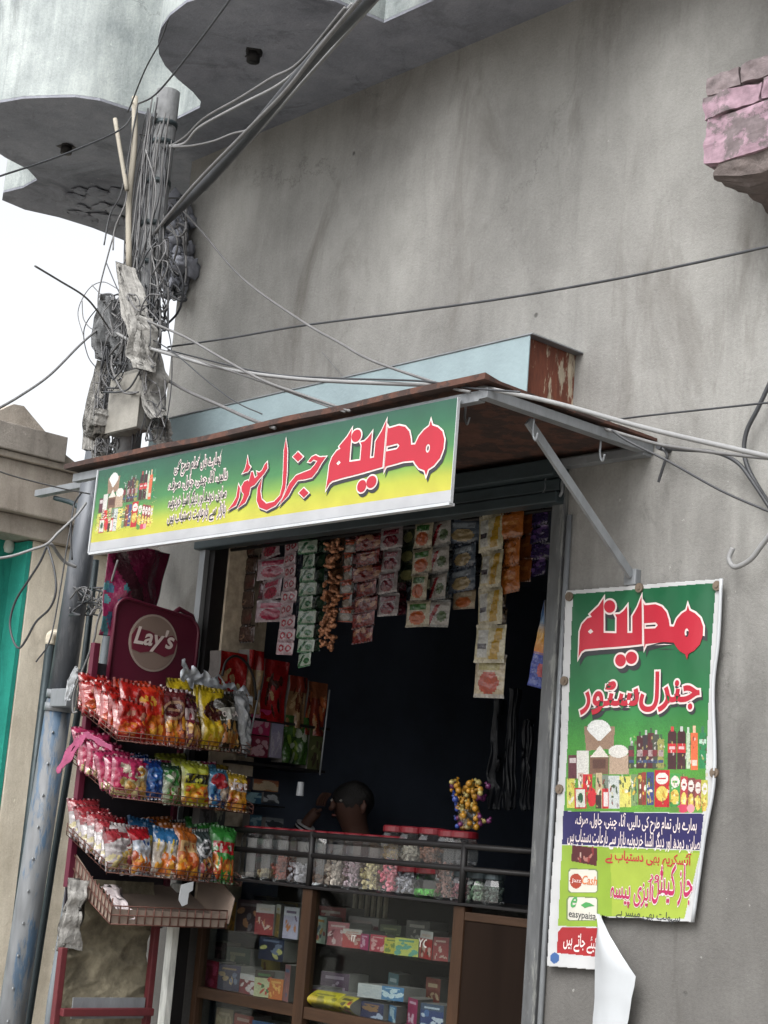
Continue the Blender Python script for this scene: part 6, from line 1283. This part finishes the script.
jar(444, 464, 1.505, 1.64, YC + .05, ((120, 120, 120), (70, 70, 76)), .2, 'upper jar with the brightest red lid under the lollipops', True, px_y=835)

# lollipop bunch
lp = thing('lollipop_bunch', 'bunch of shiny gold purple and blue wrapped lollipops standing on the jars', 'lollipops', at(466, 826, Y=YC + .1))
MB().lathe([(0.03, 0), (0.032, .002), (0.034, .07), (0.03, .07)], at(466, 826, Y=YC + .1) + Vector((0, 0, -.01)), 14).build('tub', PLASTIC, lp)
lm = [MB().lathe([(0.002, -.016), (0.012, -.010), (0.0155, 0), (0.012, .010), (0.003, .014), (0.009, .024), (0.001, .022)], (0, 0, 0), 10).mesh('lollipop', plain(n_, C(*c), 0.3, 0.15, 0.35, 50), True) for n_, c in (('gold_wrapper', (150, 108, 30)), ('purple_wrapper', (84, 34, 74)), ('blue_wrapper', (36, 56, 120)), ('pale_gold_wrapper', (160, 146, 90)))]
random.seed(5)
for k in range(95):
    px = random.gauss(467, 9); py = random.uniform(782, 828); px = min(489, max(447, px)); mi = random.choice((0, 0, 0, 3, 1)) if px < 478 else random.choice((0, 1, 1, 3))
    if px < 458 and py > 795: mi = random.choice((2, 0, 2))
    o = bpy.data.objects.new('lollipop', lm[mi]); COL.objects.link(o); o.parent = lp; o.location = at(px, py, Y=YC + .1 + random.uniform(-.05, .06)) - ORG[lp.name]; o.rotation_euler = (random.uniform(-1, 1), random.uniform(-1, 1), random.uniform(0, 6)); o.scale = [random.uniform(.55, .85)] * 3

# ------------------------------------------------------------ the shopkeeper, seated low behind the counter, head propped on a hand
def skin(name, V, E, Rr, mat, parent=None, sub=2, root=0, origin=None):
    me = bpy.data.meshes.new(name); me.from_pydata([tuple(v) for v in V], E, []); o = bpy.data.objects.new(name, me); COL.objects.link(o)
    o.modifiers.new('s', 'SKIN'); sv_ = me.skin_vertices[0].data
    for i, r_ in enumerate(Rr): sv_[i].radius = (r_, r_) if not isinstance(r_, tuple) else r_
    sv_[root].use_root = True
    s = o.modifiers.new('u', 'SUBSURF'); s.levels = sub; s.render_levels = sub
    bpy.context.view_layer.update(); dg = bpy.context.evaluated_depsgraph_get(); m2 = bpy.data.meshes.new_from_object(o.evaluated_get(dg)); bpy.data.objects.remove(o); bpy.data.meshes.remove(me)
    m2.materials.clear(); m2.materials.append(mat); m2.polygons.foreach_set('use_smooth', [True] * len(m2.polygons)); m2.name = name
    return link(name, m2, parent, origin)
SKINM = plain('brown_skin', C(74, 48, 38), 0.7, 0, 0.08, 12, 0.05); SWEAT = plain('grey_knit_sweater', C(104, 106, 110), 0.9, 0, 0.2, 60, 0.5, 120); HAIR = plain('black_hair', C(20, 17, 16), 0.6, 0, 0.3, 60, 0.6, 150)
hc = at(347, 806, Y=0.85); gz_ = hc.z - 0.02
hx, hy = hc.x, hc.y; zf_ = 0.55
pe = (hx - 0.02, hy + 0.30, zf_ + 0.42)
Vb = [pe, (hx - .02, hy + .26, zf_ + .60), (hx - .01, hy + .20, gz_ - .36), (hx, hy + .14, gz_ - .22), (hx, hy + .09, gz_ - .13), (hx, hy + .04, gz_ - .04), (hx, hy + .015, gz_ + .03), (hx, hy + .02, gz_ + .075),
      (hx - .17, hy + .16, gz_ - .24), (hx - .27, hy + .06, gz_ - .30), (hx - .22, hy - .12, gz_ - .20), (hx - .15, hy - .10, gz_ - .06), (hx - .115, hy - .07, gz_ - .005),
      (hx + .17, hy + .16, gz_ - .24), (hx + .25, hy + .06, gz_ - .36), (hx + .14, hy - .16, gz_ - .33), (hx + .02, hy - .20, gz_ - .33),
      (hx - .10, hy + .28, zf_ + .40), (hx - .13, hy - .12, zf_ + .42), (hx - .13, hy - .14, zf_ + .10), (hx - .13, hy - .26, zf_ + .03),
      (hx + .08, hy + .28, zf_ + .40), (hx + .11, hy - .12, zf_ + .42), (hx + .11, hy - .14, zf_ + .10), (hx + .11, hy - .26, zf_ + .03)]
Eb = [(0, 1), (1, 2), (2, 3), (3, 4), (4, 5), (5, 6), (6, 7), (3, 8), (8, 9), (9, 10), (10, 11), (11, 12), (3, 13), (13, 14), (14, 15), (15, 16), (0, 17), (17, 18), (18, 19), (19, 20), (0, 21), (21, 22), (22, 23), (23, 24)]
Rb = [.14, .13, .14, .13, .058, .066, .098, .080, .065, .048, .040, .028, .030, .065, .048, .038, .026, .09, .07, .045, .035, .09, .07, .045, .035]
pr = skin('person', Vb, Eb, Rb, SKINM, None, 2, 0, (hx, hy + .3, zf_)); tag(pr, 'person in a grey sweater with striped cuff resting head on hand behind the jars', 'person')
# fingers against the cheek
for k in range(4):
    b0 = Vector((hx - .118, hy - .080 + .014 * k, gz_ + .01)); V = [b0, b0 + Vector((.010, -.006, .028)), b0 + Vector((.030, -.006, .05 + .004 * (1.5 - abs(k - 1.5)))), b0 + Vector((.045, .0, .062))]
    skin('finger', V, [(0, 1), (1, 2), (2, 3)], [.0095, .009, .008, .007], SKINM, pr, 1)
b0 = Vector((hx - .105, hy - .090, gz_ - .02)); skin('thumb', [b0, b0 + Vector((.022, -.012, .005)), b0 + Vector((.042, -.006, .016))], [(0, 1), (1, 2)], [.011, .010, .008], SKINM, pr, 1)
# face: nose, brows, mouth, ears, eyes
fy = hy - .075
mb = MB(); rock(mb, (hx, fy - .012, gz_ + .012), .018, 1.2, 1.4, 1); mb.build('nose', SKINM, pr, smooth=True)
for s_ in (-1, 1):
    mb = MB(); rock(mb, (hx + s_ * .090, hy + .02, gz_ + .02), .024, .6, 1.4, 3); mb.build('ear', SKINM, pr, smooth=True)
    mb = MB(); rock(mb, (hx + s_ * .032, fy + .008, gz_ + .040), .012, .6, .6, 4); mb.build('eye', plain('eye_white', C(170, 165, 160), 0.3, 0, 0.05), pr, smooth=True)
mb = MB(); rock(mb, (hx, fy + .0, gz_ - .028), .022, .5, .4, 5); mb.build('mouth', plain('lip', C(96, 56, 50), 0.5, 0, 0.1), pr, smooth=True)
mb = MB(); rock(mb, (hx, hy + .038, gz_ + .052), .098, 1.05, .95, 6, 0.12, 24, 16); mb.build('hair', HAIR, pr, smooth=True)
ids = [(0, 1, 2, 3), ]
Vs = [Vb[i] for i in (0, 1, 2, 3)] + [Vb[i] for i in (8, 9, 10)] + [Vector(Vb[10]).lerp(Vector(Vb[11]), .80)] + [Vb[i] for i in (13, 14, 15)]
Es = [(0, 1), (1, 2), (2, 3), (3, 4), (4, 5), (5, 6), (6, 7), (3, 8), (8, 9), (9, 10)]
skin('sweater', Vs, Es, [.155, .145, .155, .14, .08, .062, .054, .042, .08, .062, .05], SWEAT, pr, 2)
a = Vector(Vb[10]); b = Vector(Vb[11]); cu_ = MB()
for t0, t1, mt in ((.68, .73, 0), (.735, .775, 1), (.78, .83, 0), (.835, .87, 1)): cu_.mi = mt; cu_.tube([a.lerp(b, t0), a.lerp(b, t1)], .047, 16)
cu_.build('striped_cuff', [plain('black_cuff', C(20, 20, 24), 0.9), plain('white_cuff', C(180, 180, 180), 0.9)], pr, smooth=False)
st_ = thing('stool', 'wooden stool behind the counter under the seated person', 'stool', (hx - .02, hy + .3, zf_)); MB().lathe([(.17, 0), (.18, .01), (.18, .03), (.17, .035)], (hx - .02, hy + .3, zf_ + .24), 18).build('seat', WOODH, st_)
for dx, dy in ((-.12, -.12), (.12, -.12), (-.12, .12), (.12, .12)): MB().tube([(hx - .02 + dx, hy + .3 + dy, zf_ + .001), (hx - .02 + dx * .8, hy + .3 + dy * .8, zf_ + .24)], .015, 8).build('leg', WOOD, st_)
